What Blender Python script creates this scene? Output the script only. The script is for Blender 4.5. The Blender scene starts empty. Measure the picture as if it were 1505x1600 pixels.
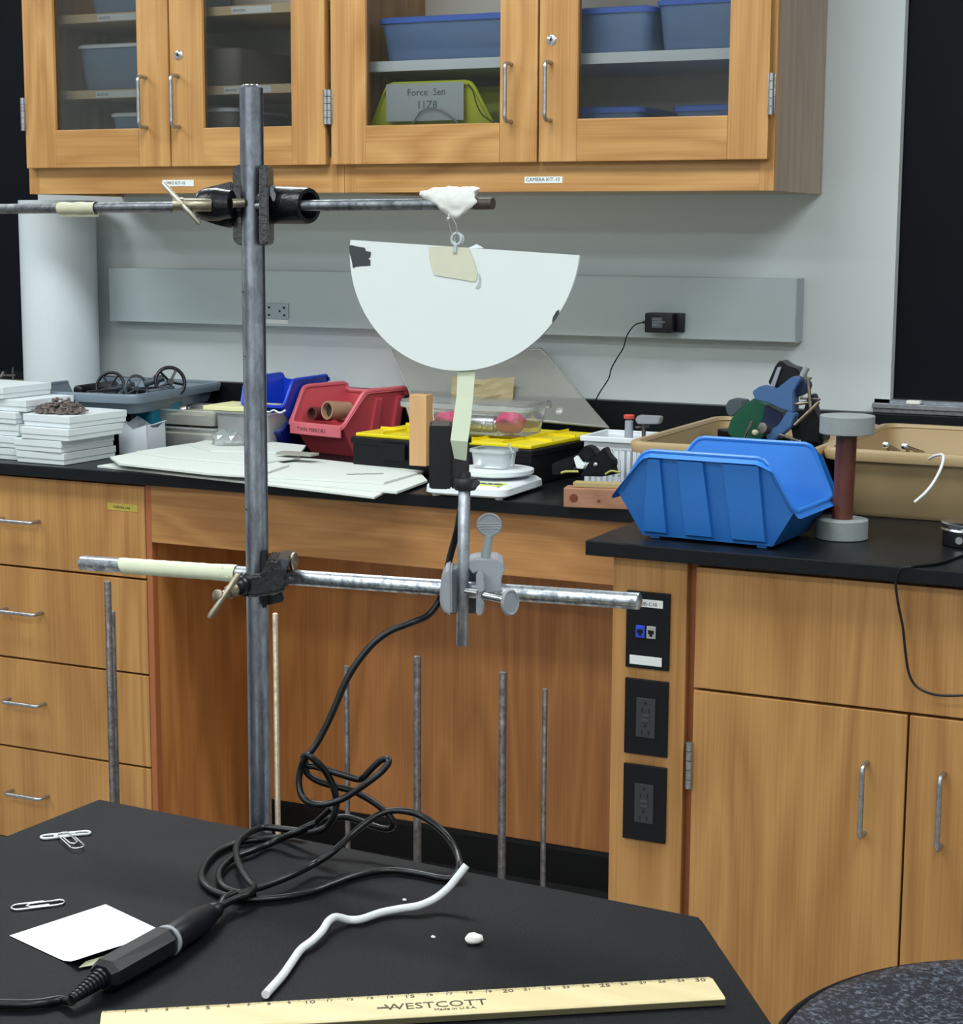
import bpy, bmesh, math, random
from mathutils import Vector, Matrix, noise

scene = bpy.context.scene
COL = scene.collection
rnd = random.Random(7)

# ------------------------------------------------------------------ camera
CAMP = Vector((.4355, -3.7023, 1.4108))
CR = Vector((0.90256572, 0.43052261, 0.00504032))
CU = Vector((-0.07015355, 0.1355025, 0.98829022))
CF = Vector((-0.4247983, 0.89235047, -0.1525026))
cam_data = bpy.data.cameras.new('camera')
cam_data.sensor_fit = 'HORIZONTAL'
cam_data.sensor_width = 36
cam_data.lens = 36 * 2853.4546 / 1505
cam_data.clip_start = .02
cam = bpy.data.objects.new('camera', cam_data)
COL.objects.link(cam)
M = Matrix((CR, CU, -CF)).transposed().to_4x4()
M.translation = CAMP
cam.matrix_world = M
scene.camera = cam

# ------------------------------------------------------------------ world, lamps, exposure
world = bpy.data.worlds.new('world'); scene.world = world
world.use_nodes = True
world.node_tree.nodes['Background'].inputs[0].default_value = (.8, .9, 1, 1)
world.node_tree.nodes['Background'].inputs[1].default_value = .12
scene.view_settings.view_transform = 'Standard'
scene.view_settings.look = 'None'
scene.view_settings.gamma = 1
scene.view_settings.use_curve_mapping = False
scene.view_settings.exposure = 0.0

CEIL = 2.85
LAMPS = [(-3.3, -1.45), (-1.2, -1.45), (.9, -1.45), (-3.3, -3.7), (-1.2, -3.7), (.9, -3.7), (-1.2, -5.9), (.9, -5.9)]
for i, (lx, ly) in enumerate(LAMPS):
    ld = bpy.data.lights.new('troffer_light', 'AREA')
    ld.shape = 'RECTANGLE'; ld.size = 1.15; ld.size_y = .5
    ld.energy = 30 if ly > -2 else (17 if ly > -5 else 42)
    ld.color = (.95, .99, 1.0)
    lo = bpy.data.objects.new('troffer_light', ld)
    lo.location = (lx, ly, CEIL - .07)
    COL.objects.link(lo)

# ------------------------------------------------------------------ materials
def srgb(c):
    return tuple((v / 255 / 12.92) if v / 255 <= .04045 else ((v / 255 + .055) / 1.055) ** 2.4 for v in c[:3]) + (1,)

def new_mat(name):
    m = bpy.data.materials.new(name); m.use_nodes = True
    return m, m.node_tree.nodes, m.node_tree.links, m.node_tree.nodes['Principled BSDF']

def plain(name, col, rough=.5, metal=0, noise_amt=.08, nscale=30, bump=0, bscale=200, coat=0, spec=.5, trans=0, alpha=1, sss=0):
    m, N, L, b = new_mat(name)
    c = srgb(col)
    tc = N.new('ShaderNodeTexCoord')
    nz = N.new('ShaderNodeTexNoise'); nz.inputs['Scale'].default_value = nscale; nz.inputs['Detail'].default_value = 4
    L.new(tc.outputs['Object'], nz.inputs['Vector'])
    mx = N.new('ShaderNodeMix'); mx.data_type = 'RGBA'
    mx.inputs[6].default_value = tuple(v * (1 - noise_amt) for v in c[:3]) + (1,)
    mx.inputs[7].default_value = tuple(min(1, v * (1 + noise_amt)) for v in c[:3]) + (1,)
    L.new(nz.outputs['Fac'], mx.inputs[0]); L.new(mx.outputs[2], b.inputs['Base Color'])
    b.inputs['Roughness'].default_value = rough
    b.inputs['Metallic'].default_value = metal
    b.inputs['Specular IOR Level'].default_value = spec
    b.inputs['Coat Weight'].default_value = coat
    b.inputs['Transmission Weight'].default_value = trans
    b.inputs['Alpha'].default_value = alpha
    if bump:
        n2 = N.new('ShaderNodeTexNoise'); n2.inputs['Scale'].default_value = bscale; n2.inputs['Detail'].default_value = 3
        L.new(tc.outputs['Object'], n2.inputs['Vector'])
        bp = N.new('ShaderNodeBump'); bp.inputs['Strength'].default_value = bump; bp.inputs['Distance'].default_value = .001
        L.new(n2.outputs['Fac'], bp.inputs['Height']); L.new(bp.outputs[0], b.inputs['Normal'])
    return m

def oak(name, light, dark, axis='z', rough=.42, fine=1.0, freq=1.0, seed=0):
    """oak: broad cathedral figure plus fine pores, running along one axis"""
    m, N, L, b = new_mat(name)
    tc = N.new('ShaderNodeTexCoord')
    k = {'x': (.9, 7, 7), 'z': (7, 7, .9), 'y': (7, .9, 7)}[axis]
    kf = {'x': (3, 240, 240), 'z': (240, 240, 3), 'y': (240, 3, 240)}[axis]
    mp = N.new('ShaderNodeMapping'); mp.inputs['Scale'].default_value = [v * freq for v in k]
    mp.inputs['Location'].default_value = (seed * 3.7, seed * 1.3, seed * 2.1)
    L.new(tc.outputs['Object'], mp.inputs['Vector'])
    n1 = N.new('ShaderNodeTexNoise'); n1.inputs['Scale'].default_value = 1.0; n1.inputs['Detail'].default_value = 2; n1.inputs['Distortion'].default_value = .35
    L.new(mp.outputs[0], n1.inputs['Vector'])
    mul = N.new('ShaderNodeMath'); mul.operation = 'MULTIPLY'; mul.inputs[1].default_value = 15
    L.new(n1.outputs['Fac'], mul.inputs[0])
    fr = N.new('ShaderNodeMath'); fr.operation = 'PINGPONG'; fr.inputs[1].default_value = 1
    L.new(mul.outputs[0], fr.inputs[0])
    mp2 = N.new('ShaderNodeMapping'); mp2.inputs['Scale'].default_value = kf
    L.new(tc.outputs['Object'], mp2.inputs['Vector'])
    n2 = N.new('ShaderNodeTexNoise'); n2.inputs['Scale'].default_value = 1.0; n2.inputs['Detail'].default_value = 3
    L.new(mp2.outputs[0], n2.inputs['Vector'])
    rp = N.new('ShaderNodeMapRange'); rp.inputs[1].default_value = .125; rp.inputs[2].default_value = .7
    L.new(n2.outputs['Fac'], rp.inputs[0])
    add = N.new('ShaderNodeMath'); add.operation = 'MULTIPLY_ADD'; add.inputs[1].default_value = .5; 
    L.new(fr.outputs[0], add.inputs[0])
    m3 = N.new('ShaderNodeMath'); m3.operation = 'MULTIPLY'; m3.inputs[1].default_value = .5 * fine
    L.new(rp.outputs[0], m3.inputs[0]); L.new(m3.outputs[0], add.inputs[2])
    mx = N.new('ShaderNodeMix'); mx.data_type = 'RGBA'
    mx.inputs[6].default_value = srgb(light); mx.inputs[7].default_value = srgb(dark)
    L.new(add.outputs[0], mx.inputs[0]); L.new(mx.outputs[2], b.inputs['Base Color'])
    b.inputs['Roughness'].default_value = rough
    bp = N.new('ShaderNodeBump'); bp.inputs['Strength'].default_value = .08; bp.inputs['Distance'].default_value = .0006
    L.new(n2.outputs['Fac'], bp.inputs['Height']); L.new(bp.outputs[0], b.inputs['Normal'])
    return m

def metal(name, light, dark, rough=.35, scale=90, stretch=(1, 1, 1), amt=(.35, .65)):
    m, N, L, b = new_mat(name)
    tc = N.new('ShaderNodeTexCoord')
    mp = N.new('ShaderNodeMapping'); mp.inputs['Scale'].default_value = stretch
    L.new(tc.outputs['Object'], mp.inputs[0])
    nz = N.new('ShaderNodeTexNoise'); nz.inputs['Scale'].default_value = scale; nz.inputs['Detail'].default_value = 6; nz.inputs['Roughness'].default_value = .7
    L.new(mp.outputs[0], nz.inputs['Vector'])
    rp = N.new('ShaderNodeMapRange'); rp.inputs[1].default_value = amt[0]; rp.inputs[2].default_value = amt[1]
    L.new(nz.outputs['Fac'], rp.inputs[0])
    mx = N.new('ShaderNodeMix'); mx.data_type = 'RGBA'
    mx.inputs[6].default_value = srgb(dark); mx.inputs[7].default_value = srgb(light)
    L.new(rp.outputs[0], mx.inputs[0]); L.new(mx.outputs[2], b.inputs['Base Color'])
    b.inputs['Metallic'].default_value = 1
    r2 = N.new('ShaderNodeMapRange'); r2.inputs[3].default_value = rough + .15; r2.inputs[4].default_value = rough
    L.new(rp.outputs[0], r2.inputs[0]); L.new(r2.outputs[0], b.inputs['Roughness'])
    return m

def clear(name, tint, gloss=.12, rough=.08, body=0.0, bodycol=(200, 205, 205)):
    """thin clear sheet: transparent with a share of gloss and of milky body"""
    m, N, L, b = new_mat(name)
    out = N['Material Output']; N.remove(b)
    tr = N.new('ShaderNodeBsdfTransparent'); tr.inputs[0].default_value = srgb(tint)
    gl = N.new('ShaderNodeBsdfGlossy'); gl.inputs['Roughness'].default_value = rough
    df = N.new('ShaderNodeBsdfDiffuse'); df.inputs[0].default_value = srgb(bodycol)
    m1 = N.new('ShaderNodeMixShader'); m1.inputs[0].default_value = body
    m2 = N.new('ShaderNodeMixShader'); 
    lw = N.new('ShaderNodeFresnel'); lw.inputs[0].default_value = 1.45
    mm = N.new('ShaderNodeMath'); mm.operation = 'ADD'; mm.inputs[1].default_value = gloss - .04; mm.use_clamp = True
    L.new(lw.outputs[0], mm.inputs[0]); L.new(mm.outputs[0], m2.inputs[0])
    L.new(tr.outputs[0], m1.inputs[1]); L.new(df.outputs[0], m1.inputs[2])
    L.new(m1.outputs[0], m2.inputs[1]); L.new(gl.outputs[0], m2.inputs[2]); L.new(m2.outputs[0], out.inputs[0])
    return m

def emit(name, col, s):
    m, N, L, b = new_mat(name)
    b.inputs['Emission Color'].default_value = srgb(col); b.inputs['Emission Strength'].default_value = s
    return m

OAK_V = oak('oak_upright_grain', (198, 154, 96), (156, 108, 54), 'z')
OAK_H = oak('oak_level_grain', (198, 154, 96), (154, 106, 52), 'x', seed=1)
OAK_LV = oak('oak_lower_upright', (196, 148, 88), (150, 102, 52), 'z', seed=2, freq=.8)
OAK_LH = oak('oak_lower_level', (186, 136, 82), (150, 100, 54), 'x', seed=3, freq=1.8)
OAK_P = oak('oak_kneehole_panel', (206, 142, 80), (158, 100, 50), 'z', seed=4, freq=.8)
OAK_E = plain('oak_raw_edge', (158, 92, 52), .55)
OAK_SIDE = oak('oak_side_veneer', (172, 152, 132), (142, 122, 104), 'z', seed=5)
SHELF_IN = plain('shelf_interior', (120, 112, 104), .6)
CAB_IN = plain('cabinet_interior', (190, 182, 168), .7)
WALL = plain('wall_paint_grey_white', (200, 207, 207), .6, noise_amt=.02, nscale=3)
ROOMW = plain('room_wall_paint', (205, 210, 210), .8, noise_amt=.03, nscale=2)
CEILM = plain('ceiling_tile', (228, 230, 228), .9)
FLOORM = plain('floor_vinyl_dark', (150, 146, 140), .4, noise_amt=.2, nscale=8)
BLACKB = plain('black_board_surface', (9, 12, 20), .5, spec=.12, noise_amt=.3, nscale=2)
EPOXY = plain('black_epoxy_top', (17, 20, 24), .35, spec=.22, noise_amt=.25, nscale=90, bump=.25, bscale=900)
EPOXY_T = plain('black_table_top', (13, 15, 19), .5, spec=.13, noise_amt=.35, nscale=260, bump=.3, bscale=1200)
COVE = plain('black_vinyl_cove', (16, 17, 19), .5, spec=.2)
RACE = plain('raceway_enamel', (176, 187, 190), .4, noise_amt=.02)
STEELP = metal('steel_pull', (190, 192, 194), (150, 152, 156), .3)
STEEL_D = metal('dark_worn_steel', (188, 194, 206), (116, 116, 126), .25, 140, (1, 1, .35), (.3, .7))
STEEL_B = metal('bright_mottled_steel', (226, 231, 236), (140, 146, 156), .28, 190, (1, 1, 1), (.4, .6))
STEEL_T = metal('thin_rod_steel', (126, 120, 118), (86, 80, 78), .45, 200)
IRON = plain('black_painted_iron', (13, 15, 20), .3, spec=.4, noise_amt=.4, nscale=120, bump=.4, bscale=300)
BRASSY = metal('worn_nickel_screw', (190, 180, 160), (130, 120, 104), .35, 150)
GREYCAST = plain('grey_enamelled_casting', (138, 142, 148), .42, noise_amt=.06, nscale=60, bump=.2, bscale=250)
WHITEP = plain('white_card', (226, 232, 232), .7, noise_amt=.03, nscale=6)
WHITEB = plain('white_foam_board', (208, 214, 209), .65, noise_amt=.03, nscale=5)
WHITEBOX = plain('white_carton', (208, 216, 218), .6, noise_amt=.04, nscale=9)
CLAY = plain('white_clay', (228, 228, 222), .75, noise_amt=.05, nscale=90, bump=.6, bscale=160)
TAPE0 = plain('aged_tape', (200, 200, 178), .6, noise_amt=.06, nscale=90)
TAPE = plain('cream_masking_tape', (206, 204, 176), .6, noise_amt=.06, nscale=60, bump=.3, bscale=150)
TAPE2 = plain('pale_masking_tape', (214, 218, 190), .65, noise_amt=.06, nscale=80, bump=.3, bscale=120)
STRIPM = plain('pale_green_strip', (206, 216, 190), .6)
MARK = plain('black_marker', (34, 38, 46), .5)
CORD = plain('black_cord_rubber', (10, 11, 14), .33, spec=.4)
PLUGB = plain('black_plug_plastic', (13, 16, 23), .4, spec=.35)
RINGM = plain('grey_ring', (150, 154, 158), .35)
WWIRE = plain('white_wire_insulation', (214, 216, 216), .4)
CLIPM = metal('paperclip_wire', (225, 225, 225), (200, 200, 200), .25)
RULERM = oak('ruler_maple', (222, 208, 164), (206, 186, 138), 'x', seed=6, fine=.6, rough=.35)
INK = plain('printed_ink', (70, 58, 46), .6)
INKD = plain('dark_ink', (40, 40, 44), .6)
NOTE = plain('white_note_paper', (242, 242, 236), .7, noise_amt=.01)
NOTEB = plain('note_underside', (176, 180, 150), .7)
PBLUE = plain('mid_blue_plastic', (42, 118, 202), .38, noise_amt=.03)
PBLUE2 = plain('royal_blue_plastic', (14, 60, 190), .4, noise_amt=.05)
PNAVY = plain('navy_plastic', (10, 26, 106), .4, noise_amt=.05)
PRED = plain('dull_red_plastic', (196, 78, 88), .42, noise_amt=.05)
PTAN = plain('tan_tote_plastic', (170, 146, 108), .4, noise_amt=.05, nscale=8)
PGREY = plain('slate_tote_plastic', (104, 118, 130), .4, noise_amt=.05)
PWHITE = plain('white_plastic', (222, 228, 232), .35, noise_amt=.02)
PYEL = plain('yellow_plastic', (226, 206, 20), .4, noise_amt=.05)
PYG = plain('lime_yellow_plastic', (206, 214, 50), .45, noise_amt=.05)
PBLK = plain('black_plastic', (13, 14, 18), .42, spec=.25)
PTEAL = plain('teal_plastic', (12, 120, 150), .35, noise_amt=.2, nscale=60)
PPINK = plain('pink_cloth', (206, 64, 112), .85, noise_amt=.15, nscale=90, bump=.5, bscale=120)
PGREEN = plain('green_enamel', (20, 84, 60), .35)
PBCL = plain('blue_clamp_enamel', (62, 96, 142), .4, noise_amt=.1, nscale=60)
PBCD = plain('dark_blue_clamp_enamel', (30, 42, 78), .4, noise_amt=.2, nscale=60)
FROST = clear('frosted_clear_plastic', (226, 230, 228), .1, .2, .3, (240, 244, 243))
FROSTC = clear('clear_lid_plastic', (236, 236, 232), .1, .15, .24, (196, 198, 194))
CUPM = clear('milky_cup_plastic', (216, 222, 222), .08, .3, .6, (205, 214, 216))
BLUETUB = clear('blue_lidded_tub_body', (170, 190, 215), .1, .2, .7, (130, 160, 205))
TUBLID = plain('blue_tub_lid', (84, 120, 210), .35)
GREYTUB = plain('slate_blue_bin', (120, 138, 158), .5)
SAND = plain('mixed_small_parts', (196, 188, 166), .8, noise_amt=.45, nscale=150, bump=1, bscale=150)
GLASS = clear('door_glass', (251, 252, 252), .065, .02)
BLOCKW = oak('pale_wood_block', (206, 166, 118), (190, 148, 100), 'z', seed=7, rough=.6)
BLOCKO = oak('reddish_wood_block', (170, 124, 96), (140, 98, 74), 'x', seed=8, rough=.6)
HOLE = plain('hole_dark_wood', (110, 52, 34), .8)
GREYDISC = plain('grey_fibre_disc', (136, 142, 140), .7, noise_amt=.12, nscale=200)
BROWNROD = plain('dark_brown_wood_rod', (86, 44, 34), .45, noise_amt=.25, nscale=60)
CHROME = metal('chrome', (230, 232, 235), (200, 202, 206), .12)
ALU = metal('aluminium_rail', (172, 176, 184), (140, 144, 152), .4)
LEATHER = metal('black_vinyl_painted_glints', (112, 120, 134), (26, 30, 38), .3, 190, (1, 1, 1), (.5, .7)); LEATHER.node_tree.nodes['Principled BSDF'].inputs['Metallic'].default_value = 0  # pale flecks in the colour stand in for glints on the vinyl bumps
LABELM = plain('paper_label', (214, 218, 216), .6, noise_amt=.03)
YLABEL = plain('yellow_label', (176, 158, 66), .6)
NETBLUE = plain('blue_network_jack', (36, 66, 190), .4)
NETGREY = plain('grey_network_jack', (150, 150, 146), .4)
LIME = plain('lime_print', (196, 214, 92), .5)
CHARC = plain('charcoal_print', (60, 66, 76), .5)
SIGNP = plain('sign_paper', (188, 196, 198), .7, noise_amt=.06, nscale=12)
RUSTY = plain('brown_metal_clips', (128, 116, 112), .4, metal=.4, noise_amt=.4, nscale=200)
REDCAP = plain('red_cap', (212, 74, 66), .4)
GREENCAP = plain('green_cap', (14, 130, 82), .35)
EYELET = plain('pale_eyelet', (176, 186, 186), .3)
THREAD = plain('thread', (190, 190, 186), .5)
LENS = emit('lamp_diffuser', (235, 250, 255), 4)

# ------------------------------------------------------------------ mesh helpers
def box(bm, x0, x1, y0, y1, z0, z1, bev=0, mi=0, M=None):
    r = bmesh.ops.create_cube(bm, size=1)
    vs = r['verts']
    T = Matrix.Translation(((x0 + x1) / 2, (y0 + y1) / 2, (z0 + z1) / 2)) @ Matrix.Diagonal((abs(x1 - x0), abs(y1 - y0), abs(z1 - z0), 1))
    if M is not None: T = M @ T
    bmesh.ops.transform(bm, matrix=T, verts=vs)
    fs = set(f for v in vs for f in v.link_faces)
    for f in fs: f.material_index = mi
    if bev:
        es = list(set(e for v in vs for e in v.link_edges))
        rr = bmesh.ops.bevel(bm, geom=es, offset=bev, segments=2, profile=.6, affect='EDGES')
        for f in rr['faces']: f.material_index = mi
    return vs

def frame_of(d):
    d = Vector(d).normalized()
    a = Vector((0, 0, 1)) if abs(d.z) < .9 else Vector((1, 0, 0))
    u = d.cross(a).normalized(); v = d.cross(u).normalized()
    return d, u, v

def ring(bm, c, u, v, ru, rv, seg):
    c = Vector(c)
    return [bm.verts.new(c + u * ru * math.cos(2 * math.pi * k / seg) + v * rv * math.sin(2 * math.pi * k / seg)) for k in range(seg)]

def bridge(bm, a, b, mi=0, sm=True):
    n = len(a)
    for k in range(n):
        f = bm.faces.new((a[k], a[(k + 1) % n], b[(k + 1) % n], b[k])); f.material_index = mi; f.smooth = sm

def cap(bm, a, flip=False, mi=0):
    f = bm.faces.new(a[::-1] if flip else a); f.material_index = mi

def cyl(bm, p0, p1, r0, r1=None, seg=20, mi=0, bev=0):
    p0, p1 = Vector(p0), Vector(p1); r1 = r0 if r1 is None else r1
    d, u, v = frame_of(p1 - p0)
    if bev:
        rs = [(p0, r0 - bev), (p0 + d * bev, r0), (p1 - d * bev, r1), (p1, r1 - bev)]
    else:
        rs = [(p0, r0), (p1, r1)]
    R = [ring(bm, p, u, v, r, r, seg) for p, r in rs]
    for a, b in zip(R, R[1:]): bridge(bm, a, b, mi)
    cap(bm, R[0], True, mi); cap(bm, R[-1], False, mi)

def lathe(bm, c, prof, axis=(0, 0, 1), seg=28, mi=0, closed=False):
    c = Vector(c); d, u, v = frame_of(axis)
    R = [ring(bm, c + d * h, u, v, max(r, 1e-5), max(r, 1e-5), seg) for r, h in prof]
    for a, b in zip(R, R[1:]): bridge(bm, a, b, mi)
    if closed: bridge(bm, R[-1], R[0], mi)
    else:
        cap(bm, R[0], True, mi); cap(bm, R[-1], False, mi)

def smooth_path(pts, n=6, closed=False):
    P = [Vector(p) for p in pts]; out = []
    m = len(P)
    rng = range(m if closed else m - 1)
    for i in rng:
        p1, p2 = P[i], P[(i + 1) % m]
        p0 = P[i - 1] if (i > 0 or closed) else p1 * 2 - p2
        p3 = P[(i + 2) % m] if (i + 2 < m or closed) else p2 * 2 - p1
        for k in range(n):
            t = k / n
            out.append(.5 * ((2 * p1) + (p2 - p0) * t + (2 * p0 - 5 * p1 + 4 * p2 - p3) * t * t + (3 * p1 - p0 - 3 * p2 + p3) * t ** 3))
    if not closed: out.append(P[-1])
    return out

def tube(bm, pts, r, seg=8, closed=False, mi=0, rad=None):
    P = [Vector(p) for p in pts]; n = len(P)
    T = []
    for i in range(n):
        a = P[(i - 1) % n] if (closed or i) else P[0]
        b = P[(i + 1) % n] if (closed or i < n - 1) else P[-1]
        T.append((b - a).normalized())
    _, u, v = frame_of(T[0]); R = []
    for i in range(n):
        u = (u - T[i] * u.dot(T[i]));
        if u.length < 1e-6: _, u, v = frame_of(T[i])
        u.normalize(); v = T[i].cross(u)
        rr = rad[i] if rad else r
        R.append(ring(bm, P[i], u, v, rr, rr, seg))
    for a, b in zip(R, R[1:]): bridge(bm, a, b, mi)
    if closed: bridge(bm, R[-1], R[0], mi)
    else:
        cap(bm, R[0], True, mi); cap(bm, R[-1], False, mi)

def prism(bm, pts, ext, mi=0, bev=0):
    """outline of 3-D points pushed along the vector ext"""
    e = Vector(ext)
    a = [bm.verts.new(Vector(p)) for p in pts]; b = [bm.verts.new(Vector(p) + e) for p in pts]
    fs = [bm.faces.new(a), bm.faces.new(b[::-1])]
    n = len(a)
    for k in range(n): fs.append(bm.faces.new((a[(k + 1) % n], a[k], b[k], b[(k + 1) % n])))
    for f in fs: f.material_index = mi
    if bev:
        bmesh.ops.recalc_face_normals(bm, faces=fs)
        es = list(set(x for f in fs for x in f.edges))
        bmesh.ops.bevel(bm, geom=es, offset=bev, segments=2, affect='EDGES')

def new(): return bmesh.new()

def obj(name, bm, mat, parent=None, smooth=None, thick=0):
    if thick:
        bmesh.ops.recalc_face_normals(bm, faces=bm.faces[:])
        bmesh.ops.solidify(bm, geom=bm.faces[:], thickness=thick)
    bmesh.ops.recalc_face_normals(bm, faces=bm.faces[:])
    me = bpy.data.meshes.new(name); bm.to_mesh(me); bm.free()
    for mm in (mat if isinstance(mat, (list, tuple)) else [mat]): me.materials.append(mm)
    if smooth is not None:
        for p in me.polygons: p.use_smooth = True
        if smooth: me.set_sharp_from_angle(angle=math.radians(smooth))
    o = bpy.data.objects.new(name, me); COL.objects.link(o)
    if parent: attach(o, parent)
    return o

def attach(o, parent):
    o.parent = parent
    w = parent.location.copy(); q = parent.parent
    o.matrix_parent_inverse = (Matrix.Translation(w) if parent.type == 'EMPTY' else Matrix.Identity(4)).inverted()

def thing(name, label, cat, loc=(0, 0, 0), group=None):
    o = bpy.data.objects.new(name, None); COL.objects.link(o)
    o.location = loc; o.empty_display_size = .02
    return tag(o, label, cat, group)

def tag(o, label, cat, group=None):
    o['label'] = label; o['category'] = cat
    if group: o['group'] = group
    return o

def struct(o):
    o['kind'] = 'structure'; return o

def dup(root, off, label, group=None):
    r = root.copy(); COL.objects.link(r); r.location = root.location + Vector(off); r['label'] = label
    if group: r['group'] = group
    for ch in list(root.children):
        c = ch.copy(); COL.objects.link(c); c.parent = r
        for g in ch.children:
            d = g.copy(); COL.objects.link(d); d.parent = c
    return r

def text(name, s, size, mat, parent, origin, right, up, align='LEFT', sx=1.0):
    """flat printed lettering lying on a surface"""
    cu = bpy.data.curves.new(name, 'FONT'); cu.body = s; cu.size = size; cu.align_x = align; cu.resolution_u = 2
    cu.extrude = .00008
    t = bpy.data.objects.new(name + '_src', cu); COL.objects.link(t)
    dg = bpy.context.evaluated_depsgraph_get(); dg.update()
    me = bpy.data.meshes.new_from_object(t.evaluated_get(dg))
    bpy.data.objects.remove(t)
    r = Vector(right).normalized(); u = Vector(up).normalized(); n = r.cross(u)
    me.transform(Matrix.Translation(origin) @ Matrix((r, u, n)).transposed().to_4x4() @ Matrix.Diagonal((sx, 1, 1, 1)))
    me.materials.clear(); me.materials.append(mat)
    o = bpy.data.objects.new(name, me); COL.objects.link(o)
    if parent: attach(o, parent)
    return o

# ------------------------------------------------------------------ room shell
CT = .914
def sbox(name, *a, mat, bev=0):
    bm = new(); box(bm, *a, bev=bev); return struct(obj(name, bm, mat))
sbox('floor', -5.2, 3.2, -7.2, .1, -.05, 0, mat=FLOORM)
sbox('ceiling', -5.2, 3.2, -7.2, .1, CEIL, CEIL + .05, mat=CEILM)
sbox('wall_back', -5.2, 3.2, .045, .1, 0, CEIL, mat=ROOMW)
sbox('wall_front', -5.2, 3.2, -7.25, -7.2, 0, CEIL, mat=ROOMW)
sbox('wall_left', -5.25, -5.2, -7.2, .1, 0, CEIL, mat=ROOMW)
sbox('wall_right', 3.2, 3.25, -7.2, .1, 0, CEIL, mat=ROOMW)
WXL, WXR = -2.56, -.408
sbox('wall_panel', WXL, WXR, 0, .045, 1.0475, CEIL, mat=WALL, bev=.001)
bm = new(); box(bm, -5.2, WXL - .002, .025, .045, 1.0475, CEIL)
tag(obj('black_board', bm, BLACKB), 'large plain black board on the wall at the far end of the left countertop', 'board')
t = thing('black_board', 'tall black board with an aluminium rail on the wall above the second tan tote', 'board', (WXR, .02, 1.04))
bm = new(); box(bm, WXR + .002, 3.2, .025, .045, 1.075, CEIL); obj('board_panel', bm, BLACKB, t)
bm = new()
box(bm, -.44, 3.1, -.012, .024, 1.0485, 1.058, .001); box(bm, -.44, 3.1, -.02, .0, 1.058, 1.068, .001); box(bm, -.44, 3.1, .0, .024, 1.058, 1.075)
obj('rail', bm, ALU, t)
bm = new(); box(bm, -0.3709, -0.3426, -.022, .0, 1.0685, 1.076, .002)
tag(obj('chalk_piece', bm, CLAY), 'small pale block resting on the aluminium rail', 'chalk')
for i, (lx, ly) in enumerate(LAMPS):
    t = thing('ceiling_light', 'recessed fluorescent ceiling light panel over the lab', 'ceiling light', (lx, ly, CEIL), 'ceiling light panels')
    bm = new(); box(bm, lx - .6, lx + .6, ly - .3, ly - .27, CEIL - .03, CEIL, .002); box(bm, lx - .6, lx + .6, ly + .27, ly + .3, CEIL - .03, CEIL, .002)
    box(bm, lx - .6, lx - .57, ly - .27, ly + .27, CEIL - .03, CEIL, .002); box(bm, lx + .57, lx + .6, ly - .27, ly + .27, CEIL - .03, CEIL, .002)
    obj('light_frame', bm, PWHITE, t)
    bm = new(); box(bm, lx - .57, lx + .57, ly - .27, ly + .27, CEIL - .025, CEIL - .005); obj('diffuser', bm, LENS, t)

# ------------------------------------------------------------------ worktops
t = thing('countertop', 'long black epoxy countertop carrying white boards and red bin, with splashback', 'countertop', (-2.5, -.3, .892))
bm = new(); box(bm, -5.0, -.669, -.65, 0, .890, CT, .002); obj('worktop', bm, EPOXY, t)
bm = new(); box(bm, -5.0, 3.0, -.02, -.0005, CT + .0005, 1.0475, .0015); obj('splashback', bm, EPOXY, t)
t = thing('countertop', 'deeper black epoxy countertop under the blue bin and second tan tote', 'countertop', (0, -.5, .892))
bm = new(); box(bm, -.668, 1.4, -.992, 0, .890, CT, .002); obj('worktop', bm, EPOXY, t)

# ------------------------------------------------------------------ pulls and hinges
def pull(pts, parent, r=.0042, name='handle'):
    bm = new(); tube(bm, smooth_path(pts, 5), r, 10)
    o = obj(name, bm, STEELP, None, 50)
    o.parent = parent
    if parent.type == 'EMPTY': attach(o, parent)
    return o
def bar_pull(parent, x, z0, z1, y, out=.03):   # upright wire pull
    return pull([(x, y, z1), (x, y - out * .75, z1 + .000), (x, y - out, z1 - .007), (x, y - out, z1 - .02), (x, y - out, (z0 + z1) / 2), (x, y - out, z0 + .02), (x, y - out, z0 + .007), (x, y - out * .75, z0), (x, y, z0)], parent)
def level_pull(parent, x0, x1, z, y, out=.03):
    return pull([(x0, y, z), (x0, y - out * .75, z), (x0 + .007, y - out, z), (x0 + .02, y - out, z), ((x0 + x1) / 2, y - out, z), (x1 - .02, y - out, z), (x1 - .007, y - out, z), (x1, y - out * .75, z), (x1, y, z)], parent)
def hinge(parent, x, y, z0, z1, w=.007):
    bm = new(); n = 5; h = (z1 - z0) / n
    for k in range(n): cyl(bm, (x, y, z0 + k * h + .0006), (x, y, z0 + (k + 1) * h - .0006), .0055, seg=12)
    box(bm, x - w, x + w, y + .001, y + .005, z0 + .002, z1 - .002, .0006)
    o = obj('hinge', bm, STEELP, parent, 40); return o

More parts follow.
